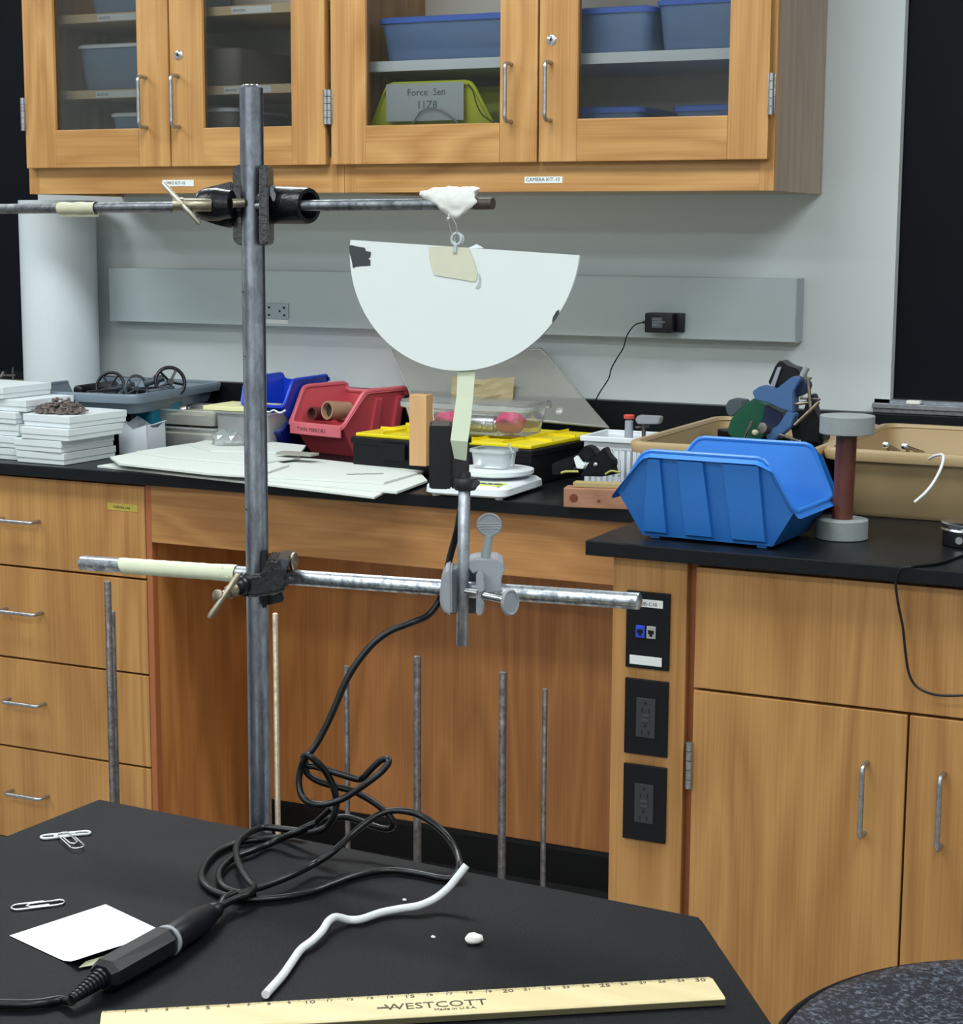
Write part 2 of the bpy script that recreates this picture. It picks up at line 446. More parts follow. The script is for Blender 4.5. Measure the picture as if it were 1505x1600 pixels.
# ------------------------------------------------------------------ wall cabinets
YF = -.343; YD = -.363
ZB, ZDB, ZT = 1.4866, 1.5435, 2.45
def wall_cabinet(label, x0, x1, door_rects, glass_z0, shelf_zs, shelf_mat, side_r):
    t = thing('wall_cabinet', label, 'cabinet', ((x0 + x1) / 2, -.17, ZB))
    bm = new()
    box(bm, x0, x0 + .018, YF + .02, -.002, ZB, ZT); box(bm, x1 - .018, x1, YF + .02, -.002, ZB, ZT, mi=1)
    box(bm, x0 + .018, x1 - .018, -.012, -.002, ZB, ZT, mi=2)
    box(bm, x0 + .018, x1 - .018, YF + .02, -.012, ZB + .055, ZB + .072, mi=2); box(bm, x0 + .018, x1 - .018, YF + .02, -.012, ZT - .02, ZT)
    obj('carcass', bm, [OAK_V, OAK_SIDE, CAB_IN], t)
    bm = new()
    box(bm, x0, x0 + .028, YF, YF + .02, ZB, ZT, .0008); box(bm, x1 - .028, x1, YF, YF + .02, ZB, ZT, .0008)
    box(bm, x0 + .028, x1 - .028, YF, YF + .02, ZB, ZB + .072, .0008, mi=1)
    obj('face_frame', bm, [OAK_V, OAK_H], t)
    for zs, th in shelf_zs:
        bm = new(); box(bm, x0 + .019, x1 - .019, -.305, -.014, zs - th, zs, .001); obj('shelf', bm, shelf_mat, t)
    for (dx0, dx1, gx0, gx1, gz, hx, hz0, hz1, hsx, hz) in door_rects:
        bm = new()
        box(bm, dx0, gx0, YD, YF - .001, ZDB, ZT, .002); box(bm, gx1, dx1, YD, YF - .001, ZDB, ZT, .002)
        box(bm, gx0, gx1, YD, YF - .001, ZDB, gz, .0015, mi=1); box(bm, gx0, gx1, YD, YF - .001, ZT - .08, ZT, .0015, mi=1)
        d = obj('door', bm, [OAK_V, OAK_H], t)
        bm = new(); box(bm, gx0, gx1, YD + .008, YD + .012, gz, ZT - .08); g = obj('glass_pane', bm, GLASS); g.parent = d
        h = bar_pull(d, hx, hz0, hz1, YD)
        hinge(t, hsx, YD - .002, hz[0], hz[1])
    return t
xL = -2.295
D1 = (xL, -1.905, -2.2112, -1.9865, 1.6263, -1.9633, 1.6278, 1.7335, xL - .004, (1.6261, 1.6993))
D2 = (-1.901, -1.517, -1.8174, -1.598, 1.6239, -1.8784, 1.6276, 1.7337, -1.5145, (1.6248, 1.696))
D3 = (-1.503, -1.0385, -1.4215, -1.119, 1.6209, -1.094, 1.6225, 1.7331, -1.5055, (1.6246, 1.6957))
D4 = (-1.0345, -.571, -0.9538, -0.6494, 1.6249, -1.0092, 1.6232, 1.7327, -.566, (1.6237, 1.7))
SH1, SH2 = 1.7159, 1.8815
wc1 = wall_cabinet('oak wall cabinet with two glass doors behind the top of the thick stand rod', -2.305, -1.484, [D1, D2], 0, [(SH1, .019), (SH2, .019)], plain('pale_shelf_edge', (200, 176, 140), .5), 0)
SH3 = 1.7538
wc2 = wall_cabinet('oak wall cabinet with a yellow bin and blue tubs behind its glass doors', -1.483, -.5633, [D3, D4], 0, [(SH3, .021)], PWHITE, 1)
# round locks
for (px, pz, par) in ((-1.8776, 1.7778, wc1), (-1.009, 1.7762, wc2)):
    bm = new(); lathe(bm, (px, YD + .001, pz), [(.0105, 0), (.0105, .002), (.009, .0035), (.007, .004), (.0035, .0045)], (0, -1, 0))
    box(bm, px - .001, px + .001, YD - .0062, YD - .003, pz - .0025, pz + .0025, mi=1)
    d = [c for c in par.children if c.name.startswith('door')][1]
    o = obj('door_lock', bm, [CHROME, PBLK], None, 40); o.parent = d
# paper labels on the lower rails and shelves
def paper_label(parent, x0, x1, z0, z1, y, s, mat=LABELM, size=.009, ink=INKD):
    bm = new(); box(bm, x0, x1, y - .0006, y, z0, z1); o = obj('paper_label', bm, mat, parent)
    if s:
        tx = text('lettering', s, size, ink, None, (x0 + .003, y - .0009, z0 + (z1 - z0) * .28), (1, 0, 0), (0, 0, 1)); tx.parent = o
    return o
paper_label(wc1, -1.9402, -1.8582, 1.502, 1.5157, YF, 'ASPRO KIT-10', size=.0092)
paper_label(wc2, -1.0724, -0.9911, 1.5035, 1.5159, YF, 'CAMERA KIT-10', size=.0104)
for (a, b, z) in ((-2.132, -2.0286, SH2), (-2.1413, -2.0318, SH1), (-1.7791, -1.6799, SH2), (-1.8021, -1.6825, SH1)):
    paper_label(wc1, a, b, z - .017, z - .003, -.3052, 'SENSORS', size=.008)

# things inside the cabinets
def tub(name, label, cat, x0, x1, y0, y1, z0, h, body, lidm, group=None, taper=.012, lid=.012):
    t = thing(name, label, cat, ((x0 + x1) / 2, (y0 + y1) / 2, z0), group)
    bm = new()
    rs = []
    for (zz, k) in ((z0 + .0005, taper), (z0 + .006, taper * .6), (z0 + h - lid, 0)):
        pts = rrect(x0 + k, x1 - k, y0 + k, y1 - k, zz, .02)
        rs.append([bm.verts.new(p) for p in pts])
    for a, b in zip(rs, rs[1:]): bridge(bm, a, b)
    cap(bm, rs[0], True)
    obj('tub_body', bm, body, t, 50, thick=.0015)
    if lidm:
        bm = new(); rs = []
        for (zz, k) in ((z0 + h - lid, -.004), (z0 + h - .003, -.005), (z0 + h, .0), (z0 + h, .012), (z0 + h - .004, .015)):
            rs.append([bm.verts.new(p) for p in rrect(x0 + k, x1 - k, y0 + k, y1 - k, zz, .022)])
        for a, b in zip(rs, rs[1:]): bridge(bm, a, b)
        cap(bm, rs[0], True); cap(bm, rs[-1])
        obj('tub_lid', bm, lidm, t, 40)
    return t
def rrect(x0, x1, y0, y1, z, r, n=4):
    out = []
    for (cx, cy, a0) in ((x1 - r, y1 - r, 0), (x0 + r, y1 - r, 90), (x0 + r, y0 + r, 180), (x1 - r, y0 + r, 270)):
        for k in range(n + 1):
            a = math.radians(a0 + 90 * k / n); out.append(Vector((cx + r * math.cos(a), cy + r * math.sin(a), z)))
    return out
FL = ZB + .072 + .001
tub('storage_tub', 'wide blue-lidded tub on the white shelf behind the third glass door', 'tub', -1.4298, -1.055, -.29, -.04, SH3 + .0005, .088, BLUETUB, TUBLID, taper=.016)
tub('storage_tub', 'blue-lidded tub on the white shelf, nearer the third cabinet door', 'tub', -1.03, -0.8333, -.285, -.05, SH3 + .0005, .088, BLUETUB, TUBLID)
tub('storage_tub', 'blue-lidded tub on the white shelf beside the right-hand hinge', 'tub', -0.828 + .008, -.59, -.29, -.05, SH3 + .0005, .097, BLUETUB, TUBLID)
tub('storage_tub', 'low blue-lidded tub on the cabinet floor behind the fourth door, nearer the handle', 'tub', -1.02, -0.8554, -.27, -.06, FL, 1.6528 - FL, BLUETUB, TUBLID)
tub('storage_tub', 'low blue-lidded tub on the cabinet floor behind the fourth door, nearer the hinge', 'tub', -0.7867, -.59, -.28, -.06, FL, 1.6515 - FL, BLUETUB, TUBLID)
k = 0
lab = ['slate bin on the lower shelf of the left wall cabinet, behind its first door', 'slate bin on the floor of the left wall cabinet, behind its first door',
       'slate bin on the upper shelf of the left wall cabinet, behind its first door', 'grey bin on the lower shelf of the left wall cabinet, behind its second door', 'grey bin on the floor of the left wall cabinet, behind its second door']
for (a, b, z0, h, m, li) in ((-2.2094, -1.93, SH1 + .0005, 1.8179 - SH1, GREYTUB, PWHITE), (-2.123, -1.93, FL, 1.6668 - FL, GREYTUB, PWHITE),
                             (-2.1801, -1.93, SH2 + .0005, .12, GREYTUB, None), (-1.89, -1.7803, SH1 + .0005, .09, SHELF_IN, None), (-1.87, -1.7933, FL, 1.6721 - FL, SHELF_IN, PWHITE)):
    tub('storage_bin', lab[k], 'bin', a, b, -.28, -.05, z0, h, m, li, lid=.009); k += 1

# ------------------------------------------------------------------ hopper bins
def hopper(label, org, ang, prof, wb, wt, mat, ribs=(), t=.002, rim=.004, flange=.010, nm='hopper_bin', feet=False, lipmat=None):
    """prof: (u,z) bottom-back, bottom-front, lip-front, top-front, top-back, lip-back; wb/wt half widths at z=0 and at full height"""
    H = max(p[1] for p in prof); c, s = math.cos(ang), math.sin(ang)
    def W(u, v, z): return Vector((org[0] + u * c - v * s, org[1] + u * s + v * c, org[2] + z))
    hw = lambda z: wb + (wt - wb) * z / H
    root = thing(nm, label, 'bin', org)
    bm = new()
    S = {}
    for sg in (-1, 1):
        S[sg] = [bm.verts.new(W(u, sg * hw(z), z)) for u, z in prof]
        bm.faces.new(S[sg] if sg < 0 else S[sg][::-1])
    A, B = S[-1], S[1]
    bm.faces.new((A[0], B[0], B[1], A[1])); bm.faces.new((A[1], B[1], B[2], A[2])); bm.faces.new((A[5], B[5], B[0], A[0]))
    obj('bin_shell', bm, mat, root, thick=t)
    bm = new()
    loop = [W(u, -hw(z), z) for u, z in prof[2:]] + [W(u, hw(z), z) for u, z in prof[2:][::-1]]
    # rounded corners for the rim
    P = []; n = len(loop)
    for i in range(n):
        p, a, b = loop[i], loop[i - 1], loop[(i + 1) % n]
        k = .012
        P += [p + (a - p).normalized() * k, p + ((a - p).normalized() + (b - p).normalized()) * k * .28, p + (b - p).normalized() * k]
    tube(bm, P, rim, 8, closed=True)
    ctr = sum((p for p in P), Vector()) / len(P)
    inn = [bm.verts.new(p) for p in P]; out = []
    for p in P:
        l = p - ctr; du = l.x * c + l.y * s; dv = -l.x * s + l.y * c
        ou = .0 if abs(du) < max(abs(u) for u, z in prof) * .72 else math.copysign(flange, du)
        q = p + Vector((-s, c, 0)) * math.copysign(flange, dv) + Vector((c, s, 0)) * ou + Vector((0, 0, -flange * .8)); out.append(bm.verts.new(q))
    bridge(bm, inn, out, sm=False)
    obj('rim', bm, lipmat or mat, root, 40)
    for sg in (-1, 1):
        for (b0, b1, t0, t1, ztop) in ribs:
            bm = new(); d = .008
            q = [W(b0, sg * hw(.004), .004), W(b1, sg * hw(.004), .004), W(t1, sg * hw(ztop), ztop), W(t0, sg * hw(ztop), ztop)]
            o2 = [p + Vector((-s, c, 0)) * sg * d for p in q]
            for k in (0, 1, 2, 3):
                o2[k] += (sum(q, Vector()) / 4 - q[k]) * .06
            vs = [bm.verts.new(p) for p in q + o2]
            for f in ((0, 1, 5, 4), (1, 2, 6, 5), (2, 3, 7, 6), (3, 0, 4, 7), (4, 5, 6, 7), (3, 2, 1, 0)): bm.faces.new([vs[i] for i in f])
            obj('side_rib', bm, mat, root)
    if feet:
        for (u, v) in ((prof[0][0] + .02, -1), (prof[1][0] - .02, -1), (prof[0][0] + .02, 1), (prof[1][0] - .02, 1)):
            p = W(u, v * (wb - .012), 0); bm = new(); box(bm, p.x - .008, p.x + .008, p.y - .008, p.y + .008, org[2] - .0045, org[2] + .001, .001)
            obj('foot', bm, mat, root)
    return root, W
# blue hopper bin in front
hopper('mid-blue open hopper bin standing by the front edge of the right countertop', (-.478, -.845, CT + .005), math.radians(-3.5),
       [(-.112, 0), (.112, 0), (.149, .058), (.105, .142), (-.098, .142), (-.150, .067)], .085, .112, PBLUE,
       ribs=((-.108, -.066, -.092, -.070, .134), (-.034, .014, -.042, .004, .134), (.046, .104, .034, .098, .134)), feet=True, rim=.0042, flange=.011)
# yellow-green bin inside the cabinet
YBZ = 1.708 - FL
yb, W = hopper('lime-yellow hopper bin holding a paper sign, on the cabinet floor behind the third door', (-1.305, -.21, FL), 0,
       [(-.11, 0), (.11, 0), (.150, .04), (.092, YBZ), (-.098, YBZ), (-.160, .03)], .075, .088, PYG, rim=.004, flange=.007)
bm = new(); box(bm, -1.4012, -1.2236, -.3115, -.3105, 1.6312, 1.7067)
sg = tag(obj('paper_sign', bm, SIGNP), 'handwritten paper sheet taped to the front of the lime-yellow bin', 'sign')
tx = text('handwriting', 'Force  Sen', .0205, plain('pencil', (104, 112, 118), .7), None, (-1.3521, -.3125, 1.6819), (1, 0, 0), (0, 0, 1)); tx.parent = sg
tx = text('handwriting', '11Z8', .022, plain('pencil_b', (112, 120, 126), .7), None, (-1.3299, -.3125, 1.6559), (1, 0, 0), (0, 0, 1)); tx.parent = sg
bm = new(); tube(bm, smooth_path([(-1.3361, -0.318, 1.6221), (-1.3302, -0.318, 1.6349), (-1.3169, -0.318, 1.6499), (-1.2964, -0.318, 1.6546), (-1.2701, -0.318, 1.6501), (-1.2512, -0.318, 1.6396), (-1.2324, -0.318, 1.6239)], 5), .0016, 8)
tag(obj('wire_loop', bm, RINGM, None, 60), 'grey wire loop arching in front of the paper sheet in the cabinet', 'wire')
bm = new(); tube(bm, smooth_path([(-1.2126, -0.315, 1.702), (-1.2011, -0.315, 1.6878), (-1.1938, -0.315, 1.665), (-1.1822, -0.315, 1.6433), (-1.1651, -0.315, 1.6303), (-1.1537, -0.315, 1.6238)], 5), .0013, 8)
tag(obj('black_wire', bm, CORD, None, 60), 'thin black wire hanging over the front of the lime-yellow bin', 'wire')

# ------------------------------------------------------------------ raceway, sockets, adapter
t = thing('raceway', 'long grey-white metal raceway across the wall above the countertop', 'raceway', (-1.45, -.024, 1.187))
bm = new(); box(bm, -2.3127, -.5945, -.0485, -.0005, 1.1872, 1.3157, .0015); obj('raceway_cover', bm, RACE, t)
bm = new(); box(bm, -.5962, -.594, -.0495, -.0003, 1.186, 1.317, .0006); obj('end_cap', bm, plain('raceway_end_enamel', (150, 160, 168), .4), t)
sx0, sx1, sz0, sz1 = -1.8742, -1.8009, 1.2045, 1.2401
t = thing('wall_socket', 'pale grey double socket on the raceway, next to the thick stand rod', 'socket', (sx0, -.05, sz0))
bm = new(); box(bm, sx0, sx1, -.0525, -.0488, sz0, sz1, .001); obj('socket_plate', bm, plain('socket_grey', (158, 168, 176), .4), t)
bm = new(); w = sx1 - sx0; h = sz1 - sz0
for k in (.22, .78):
    cx = sx0 + w * (k + .04); cz = (sz0 + sz1) / 2
    cyl(bm, (cx - w * .14, -.0532, cz), (cx - w * .14, -.052, cz), .0026, seg=10)
    box(bm, cx - .001, cx + .0045, -.0532, -.052, cz + h * .16, cz + h * .3); box(bm, cx - .001, cx + .0045, -.0532, -.052, cz - h * .32, cz - h * .2)
obj('socket_slot', bm, PBLK, t)
bm = new(); box(bm, sx0 + .004, sx1 - .004, -.0492, -.0487, sz0 - .011, sz0 - .002); tag(obj('socket_label', bm, LABELM), 'tiny white sticker under the double socket on the raceway', 'label')
t = thing('power_adapter', 'black plug-in power adapter on the raceway with a thin trailing cable', 'adapter', (-0.8798, -0.06, 1.2195))
ax0, ax1, az0, az1 = -0.9095, -0.8486, 1.2004, 1.2417
bm = new(); box(bm, ax0, ax1, -.088, -.052, az0, az1, .004); box(bm, ax1 - .008, ax1 + .016, -.0615, -.0487, az0 + .001, az1, .003)
obj('adapter_body', bm, PLUGB, t, 40)
bm = new(); box(bm, ax0 + .017, ax0 + .040, -.0885, -.0879, az0 + .011, az1 - .009); lb = obj('rating_label', bm, plain('rating_print', (74, 80, 92), .5), t)
tx = text('lettering', 'AC/DC\nADAPTOR\nINPUT', .0062, plain('rating_ink', (150, 156, 160), .5), None, (ax0 + .0178, -.089, az1 - .0145), (1, 0, 0), (0, 0, 1)); tx.parent = lb
bm = new(); p0 = Vector((ax0, -.07, (az0 + az1) / 2)); cyl(bm, p0, p0 + Vector((-.010, 0, 0)), .0032, .0026, 12)
tube(bm, smooth_path([p0 + Vector((-.008, 0, 0))] + [(-0.9319, -0.085, 1.2152), (-0.9487, -0.085, 1.1933), (-0.9569, -0.085, 1.1661), (-0.971, -0.085, 1.144), (-0.9836, -0.085, 1.1205), (-0.9891, -0.085, 1.0999), (-1.0077, -0.085, 1.0719), (-1.0219, -0.085, 1.0439), (-1.0289, -0.085, 1.0161), (-1.0314, -0.085, 0.9884)] , 5), .0014, 8)
obj('adapter_cable', bm, CORD, t, 60)

# white roll standing in the corner
cxl, cxr = -2.5106, -2.3089
rr = (cxr - cxl) / 2 * .905
t = thing('paper_roll', 'tall white cylinder standing on the countertop beside the left edge of the wall', 'roll', ((cxl + cxr) / 2, -.022 - rr - .002, CT))
bm = new(); ztop = 1.4755
cen = ((cxl + cxr) / 2, -.022 - rr - .002, CT + .0005)
lathe(bm, cen, [(rr, 0), (rr, ztop - CT), (rr - .004, ztop - CT), (rr - .004, ztop - CT - .12)], (0, 0, 1), 48); obj('roll_wall', bm, plain('roll_white', (206, 214, 218), .5, noise_amt=.02), t, 40)
bm = new(); lathe(bm, cen, [(rr + .0008, ztop - CT - .03), (rr + .0008, ztop - CT - .022), (rr + .0006, ztop - CT - .022)], (0, 0, 1), 48); obj('roll_seam', bm, LABELM, t, 40)

# ------------------------------------------------------------------ base cabinets
YB = -.63
t = thing('drawer_cabinet', 'oak base cabinet with a stack of five drawers under the white cartons', 'cabinet', (-2.1, -.3, 0))
dxl, dxr = -2.48, -1.797
bm = new()
box(bm, dxl - .012, dxl, YB + .02, -.05, .001, .889); box(bm, -1.8, -1.7835, YB + .02, -.2, .001, .889, mi=0)
box(bm, dxl, -1.8, -.06, -.05, .1, .889); box(bm, dxl, -1.8, YB + .025, -.06, .1, .118); box(bm, dxl, -1.8, YB + .03, YB + .04, .118, .889, mi=1)
obj('carcass', bm, [OAK_P, OAK_E], t)
bm = new(); box(bm, -1.7835 - .014, -1.7835, YB + .001, YB + .0195, .001, .889, .0008); obj('edge_strip', bm, OAK_E, t)
bm = new(); box(bm, dxl, -1.801, -.55, -.53, .001, .0995); obj('toe_kick', bm, COVE, t)
zs = [.1035, .2828, .4845, .6885, .886]
zz = [(.6885, .884), (.4845, .6855), (.2828, .4815), (.072, .2798)]
hd = [0.7913, 0.592, 0.3907, 0.1829]
for (a, b), hz in zip(zz, hd):
    bm = new(); box(bm, dxl, dxr - .002, YB, YB + .018, a + .0015, b, .0015); d = obj('drawer', bm, OAK_LV, t)
    level_pull(d, -2.170, -2.073, hz, YB)
    if hz == hd[0]:
        bm = new(); box(bm, -1.8934, -1.8168, YB - .0006, YB - .0001, 0.8295, 0.8443); lb = obj('yellow_label', bm, YLABEL); lb.parent = d
        tx = text('lettering', 'THERMAL LAB', .0068, INKD, t, (-1.8787, YB - .0009, 0.8342), (1, 0, 0), (0, 0, 1))

# kneehole: apron and back panel with cove base
t = thing('kneehole_panel', 'brown oak panelling of the kneehole under the long countertop', 'panel', (-1.2, -.21, .1))
bm = new(); box(bm, -1.783, -.6295, -.2198, -.2, .1037, .889); obj('back_panel', bm, OAK_P, t)
bm = new(); prism(bm, [(-1.782, -.2202, .104), (-1.782, -.224, .1035), (-1.782, -.227, .095), (-1.782, -.228, .02), (-1.782, -.24, .003), (-1.782, -.24, .0005), (-1.782, -.2, .0005), (-1.782, -.2, .1035), (-1.782, -.2198, .1038)][:-1], (1.152, 0, 0)); obj('cove_base', bm, COVE, t)
bm = new(); box(bm, -1.783, -.6285, -.61, -.2202, .86, .889); obj('top_cleat', bm, OAK_E, t)
bm = new(); box(bm, -1.783, -.629, YB, YB + .019, .7684, .889, .0015)
tag(obj('apron_rail', bm, OAK_LH), 'long level-grained oak apron between the drawer stack and the socket panel', 'apron')

# right base cabinet
YR = -.967
t = thing('base_cabinet', 'oak base cabinet with two plain doors and a socket panel under the right countertop', 'cabinet', (.2, -.5, 0))
fx0, fx1 = -.628, -0.5014
gx = -0.4863
dx = -.1398; zg = .6809
bm = new()
box(bm, fx0, fx0 + .018, YR + .02, -.02, .1, .889); box(bm, .80, .818, YR + .02, -.02, .1, .889); box(bm, fx0, .818, -.04, -.02, .1, .889); box(bm, fx0 + .018, .8, YR + .02, -.04, .1, .118)
box(bm, fx0 + .0182, .7998, YR + .02, YR + .035, .1181, .889, mi=1)
obj('carcass', bm, [OAK_LV, OAK_E], t)
bm = new(); box(bm, fx0, fx1, YR, YR + .019, .1, .889, .001); obj('filler_panel', bm, OAK_LV, t)
bm = new(); box(bm, gx, .8, YR, YR + .018, zg + .0035, .882, .0015); obj('false_front', bm, OAK_LV, t)
dd = dx - gx
xs = [(gx, dx - .002), (dx + .0015, dx + dd), (dx + dd + .003, .8)]
for i, (a, b) in enumerate(xs):
    bm = new(); box(bm, a, b, YR, YR + .018, .104, zg - .001, .0015); d = obj('door', bm, OAK_LV, t)
    if i == 0: bar_pull(d, -0.2013, 0.4839, 0.597, YR)
    if i == 1: bar_pull(d, -0.0829, 0.4816, 0.5957, YR)
hx = -0.4898
hinge(t, hx, YR - .004, 0.5158, 0.595, .005)
bm = new(); box(bm, fx0, .818, -.9, -.88, 0, .1); obj('toe_kick', bm, COVE, t)

def plate(label, cat, yt, yb, kind, name):
    x0, x1 = -0.6025, -0.5276
    z1 = yt; z0 = yb
    t = thing(name, label, cat, (x0, YR - .003, z0))
    bm = new(); box(bm, x0, x1, YR - .0055, YR - .0004, z0, z1, .0015); obj('cover_plate', bm, PBLK, t)
    if kind == 'out':
        w = .033; h = .066; cx = (x0 + x1) / 2; cz = (z0 + z1) / 2
        bm = new(); box(bm, cx - w / 2, cx + w / 2, YR - .0075, YR - .0052, cz - h / 2, cz + h / 2, .001); obj('receptacle', bm, plain('charcoal_receptacle', (44, 45, 50), .5), t)
        bm = new()
        for s in (1, -1):
            c2 = cz + s * .019
            for q in (-.006, .006): box(bm, cx + q - .0008, cx + q + .0008, YR - .0082, YR - .007, c2 - .009, c2 - .002)
            cyl(bm, (cx, YR - .0082, c2 + .006), (cx, YR - .007, c2 + .006), .0024, seg=10)
        obj('socket_slot', bm, plain('slot_black', (4, 4, 5), .7), t)
        bm = new()
        for q in (-.004, .004): box(bm, cx - .006, cx + .006, YR - .0086, YR - .007, cz + q - .0022, cz + q + .0022, .0004)
        obj('test_button', bm, plain('button_grey', (58, 59, 64), .5), t)
    else:
        bm = new(); box(bm, -0.5789, -0.5394, YR - .0065, YR - .0052, 0.8097, 0.8223); lb = obj('white_label', bm, LABELM, t)
        tx = text('lettering', '2B-C10', .0085, INKD, None, (-0.5755, YR - .0069, 0.8123), (1, 0, 0), (0, 0, 1)); tx.parent = lb
        bm = new(); box(bm, -0.5948, -0.5395, YR - .0065, YR - .0052, 0.7133, 0.7282, .0004); obj('white_label', bm, LABELM, t)
        for (px, m) in ((1002, NETBLUE), (1019, NETGREY)):
            cx = {1002: -0.5768, 1019: -0.5581}[px]; cz = 0.7685
            bm = new(); box(bm, cx - .0078, cx + .0078, YR - .0085, YR - .0052, cz - .010, cz + .0105, .0012); j = obj('network_jack', bm, m, t)
            bm = new(); box(bm, cx - .005, cx + .005, YR - .0089, YR - .008, cz - .002, cz + .004); box(bm, cx - .0025, cx + .0025, YR - .0089, YR - .008, cz - .006, cz - .002); o = obj('jack_opening', bm, PBLK); o.parent = j
    return t
plate('black plate with a blue and a grey network jack on the oak filler panel', 'network plate', 0.8344, 0.707, 'net', 'network_plate')
plate('black outlet plate directly below the network jack plate', 'outlet', 0.689, 0.5622, 'out', 'outlet_plate')
plate('lowest black outlet plate on the oak filler panel', 'outlet', 0.545, 0.4162, 'out', 'outlet_plate')
# ------------------------------------------------------------------ grey tray with tripod bases / cables behind the cartons
def tote(name, label, x0, x1, y0, y1, z0, h, mat, taper=.03, rim=.012, r=.03, lab_cat='tote', zmid=None, ang=0):
    cx, cy = (x0 + x1) / 2, (y0 + y1) / 2
    t = thing(name, label, lab_cat, (cx, cy, z0))
    Rm = Matrix.Translation((cx, cy, 0)) @ Matrix.Rotation(ang, 4, 'Z') @ Matrix.Translation((-cx, -cy, 0))
    bm = new(); rs = []
    for zz, k in ((z0 + .001, taper), (z0 + .008, taper * .85), (z0 + h - .006, rim * .5)):
        rs.append([bm.verts.new(Rm @ p) for p in rrect(x0 + k, x1 - k, y0 + k, y1 - k, zz, r, 5)])
    for a, b in zip(rs, rs[1:]): bridge(bm, a, b)
    cap(bm, rs[0], True); obj('tote_body', bm, mat, t, 50, thick=.0025)
    bm = new(); rs = []
    for zz, k in ((z0 + h - .02, -.001), (z0 + h - .006, -.004), (z0 + h, -.001), (z0 + h, rim * .6), (z0 + h - .006, rim * .75), (z0 + h - .02, .003)):
        rs.append([bm.verts.new(Rm @ p) for p in rrect(x0 + k, x1 - k, y0 + k, y1 - k, zz, r, 5)])
    for a, b in zip(rs, rs[1:]): bridge(bm, a, b)
    bridge(bm, rs[-1], rs[0]); obj('rolled_rim', bm, mat, t, 50)
    return t
tote('grey_tote', 'shallow slate-grey tray above the teal basket, heaped with black wheeled parts', -2.345, -1.985, -.44, -.035, 1.004, .046, PGREY, taper=.02, rim=.014, ang=.10)
def spoked_wheel(label, c, n, r, w, mat=IRON):
    t = thing('spoked_wheel', label, 'wheel', c)
    d, u, v = frame_of(n); c = Vector(c)
    bm = new(); tube(bm, [c + u * r * math.cos(a * math.pi / 14) + v * r * math.sin(a * math.pi / 14) for a in range(28)], w, 8, closed=True); obj('wheel_rim', bm, mat, t, 60)
    bm = new(); cyl(bm, c - d * w * 1.5, c + d * w * 1.5, w * 1.8, seg=14)
    for k in range(5):
        a = 2 * math.pi * k / 5 + .4; cyl(bm, c, c + (u * math.cos(a) + v * math.sin(a)) * r, w * .7, seg=6)
    obj('spokes', bm, mat, t, 60)
    return t
spoked_wheel('upright black spoked wheel at the peak of the heap in the grey tray', (-2.0034, -0.24, 1.0638), (.75, -.6, .25), .034, .0042)
spoked_wheel('black spoked wheel lying half-sunk at the left of the grey tray', (-2.1726, -0.24, 1.0466), (.2, -.95, .35), .034, .0036)
spoked_wheel('narrow grey spoked wheel standing in the middle of the grey tray', (-2.0837, -0.26, 1.0473), (.9, -.3, .1), .03, .003, plain('dark_grey_iron', (70, 78, 84), .4))
for i, (a, b, lbl) in enumerate((((-2.0765, -0.24, 1.0564), (-2.0421, -0.21, 1.0704), 'short dark rod clamp leaning by the upright wheel in the grey tray'), ((-2.183, -0.28, 1.0328), (-2.1328, -0.2, 1.0512), 'dark iron bar lying across the left of the grey tray'),
                             ((-2.0211, -0.3, 1.0456), (-1.9861, -0.25, 1.052), 'dark iron bar under the upright wheel in the grey tray'), ((-2.1103, -0.3, 1.0287), (-2.1088, -0.25, 1.0529), 'thin grey bar sloping beside the narrow wheel'))):
    bm = new(); cyl(bm, a, b, .008 if i == 0 else .0055, seg=12, bev=.001); cyl(bm, Vector(a) + (Vector(b) - Vector(a)) * .55, Vector(a) + (Vector(b) - Vector(a)) * .7, .012 if i == 0 else .008, seg=12)
    tag(obj('iron_bar', bm, plain('iron_grey', (58, 66, 74), .4), None, 50), lbl, 'bar')
for i, (q0, q1) in enumerate((((-2.22, -.1), (-2.10, -.2)), ((-2.25, -.22), (-2.13, -.31)), ((-2.17, -.33), (-2.08, -.14)), ((-2.25, -.12), (-2.22, -.3)))):
    bm = new(); cyl(bm, (q0[0], q0[1], 1.02 + .006 * i), (q1[0], q1[1], 1.022 + .006 * i), .012, seg=12, bev=.002)
    tag(obj('iron_bar', bm, IRON, None, 50), 'black iron bar lying on the floor of the grey tray', 'bar', 'black iron bars on the floor of the grey tray')

# far left: tan lamp base and post
t = thing('tan_apparatus', 'tan block with a thin metal post on the countertop before the left black board', 'apparatus', (-2.563, -.25, CT))
q = (-2.5036, -0.2, 1.0362)
bm = new(); box(bm, q[0] - .10, q[0] + .032, -.26, -.14, CT + .0005, 1.0429, .012); obj('tan_body', bm, plain('tan_case', (140, 134, 112), .5), t)
bm = new(); cyl(bm, (q[0] + .013, -.2, 1.0414), (q[0] + .013, -.2, 1.0774), .0022, seg=10); cyl(bm, (q[0] - .05, -.2, 1.0546), (q[0] + .018, -.2, 1.0575), .0028, seg=10)
cyl(bm, (q[0] - .02, -.205, 1.0515), (q[0] - .02, -.195, 1.0639), .004, seg=10); obj('metal_post', bm, STEEL_T, t, 50)

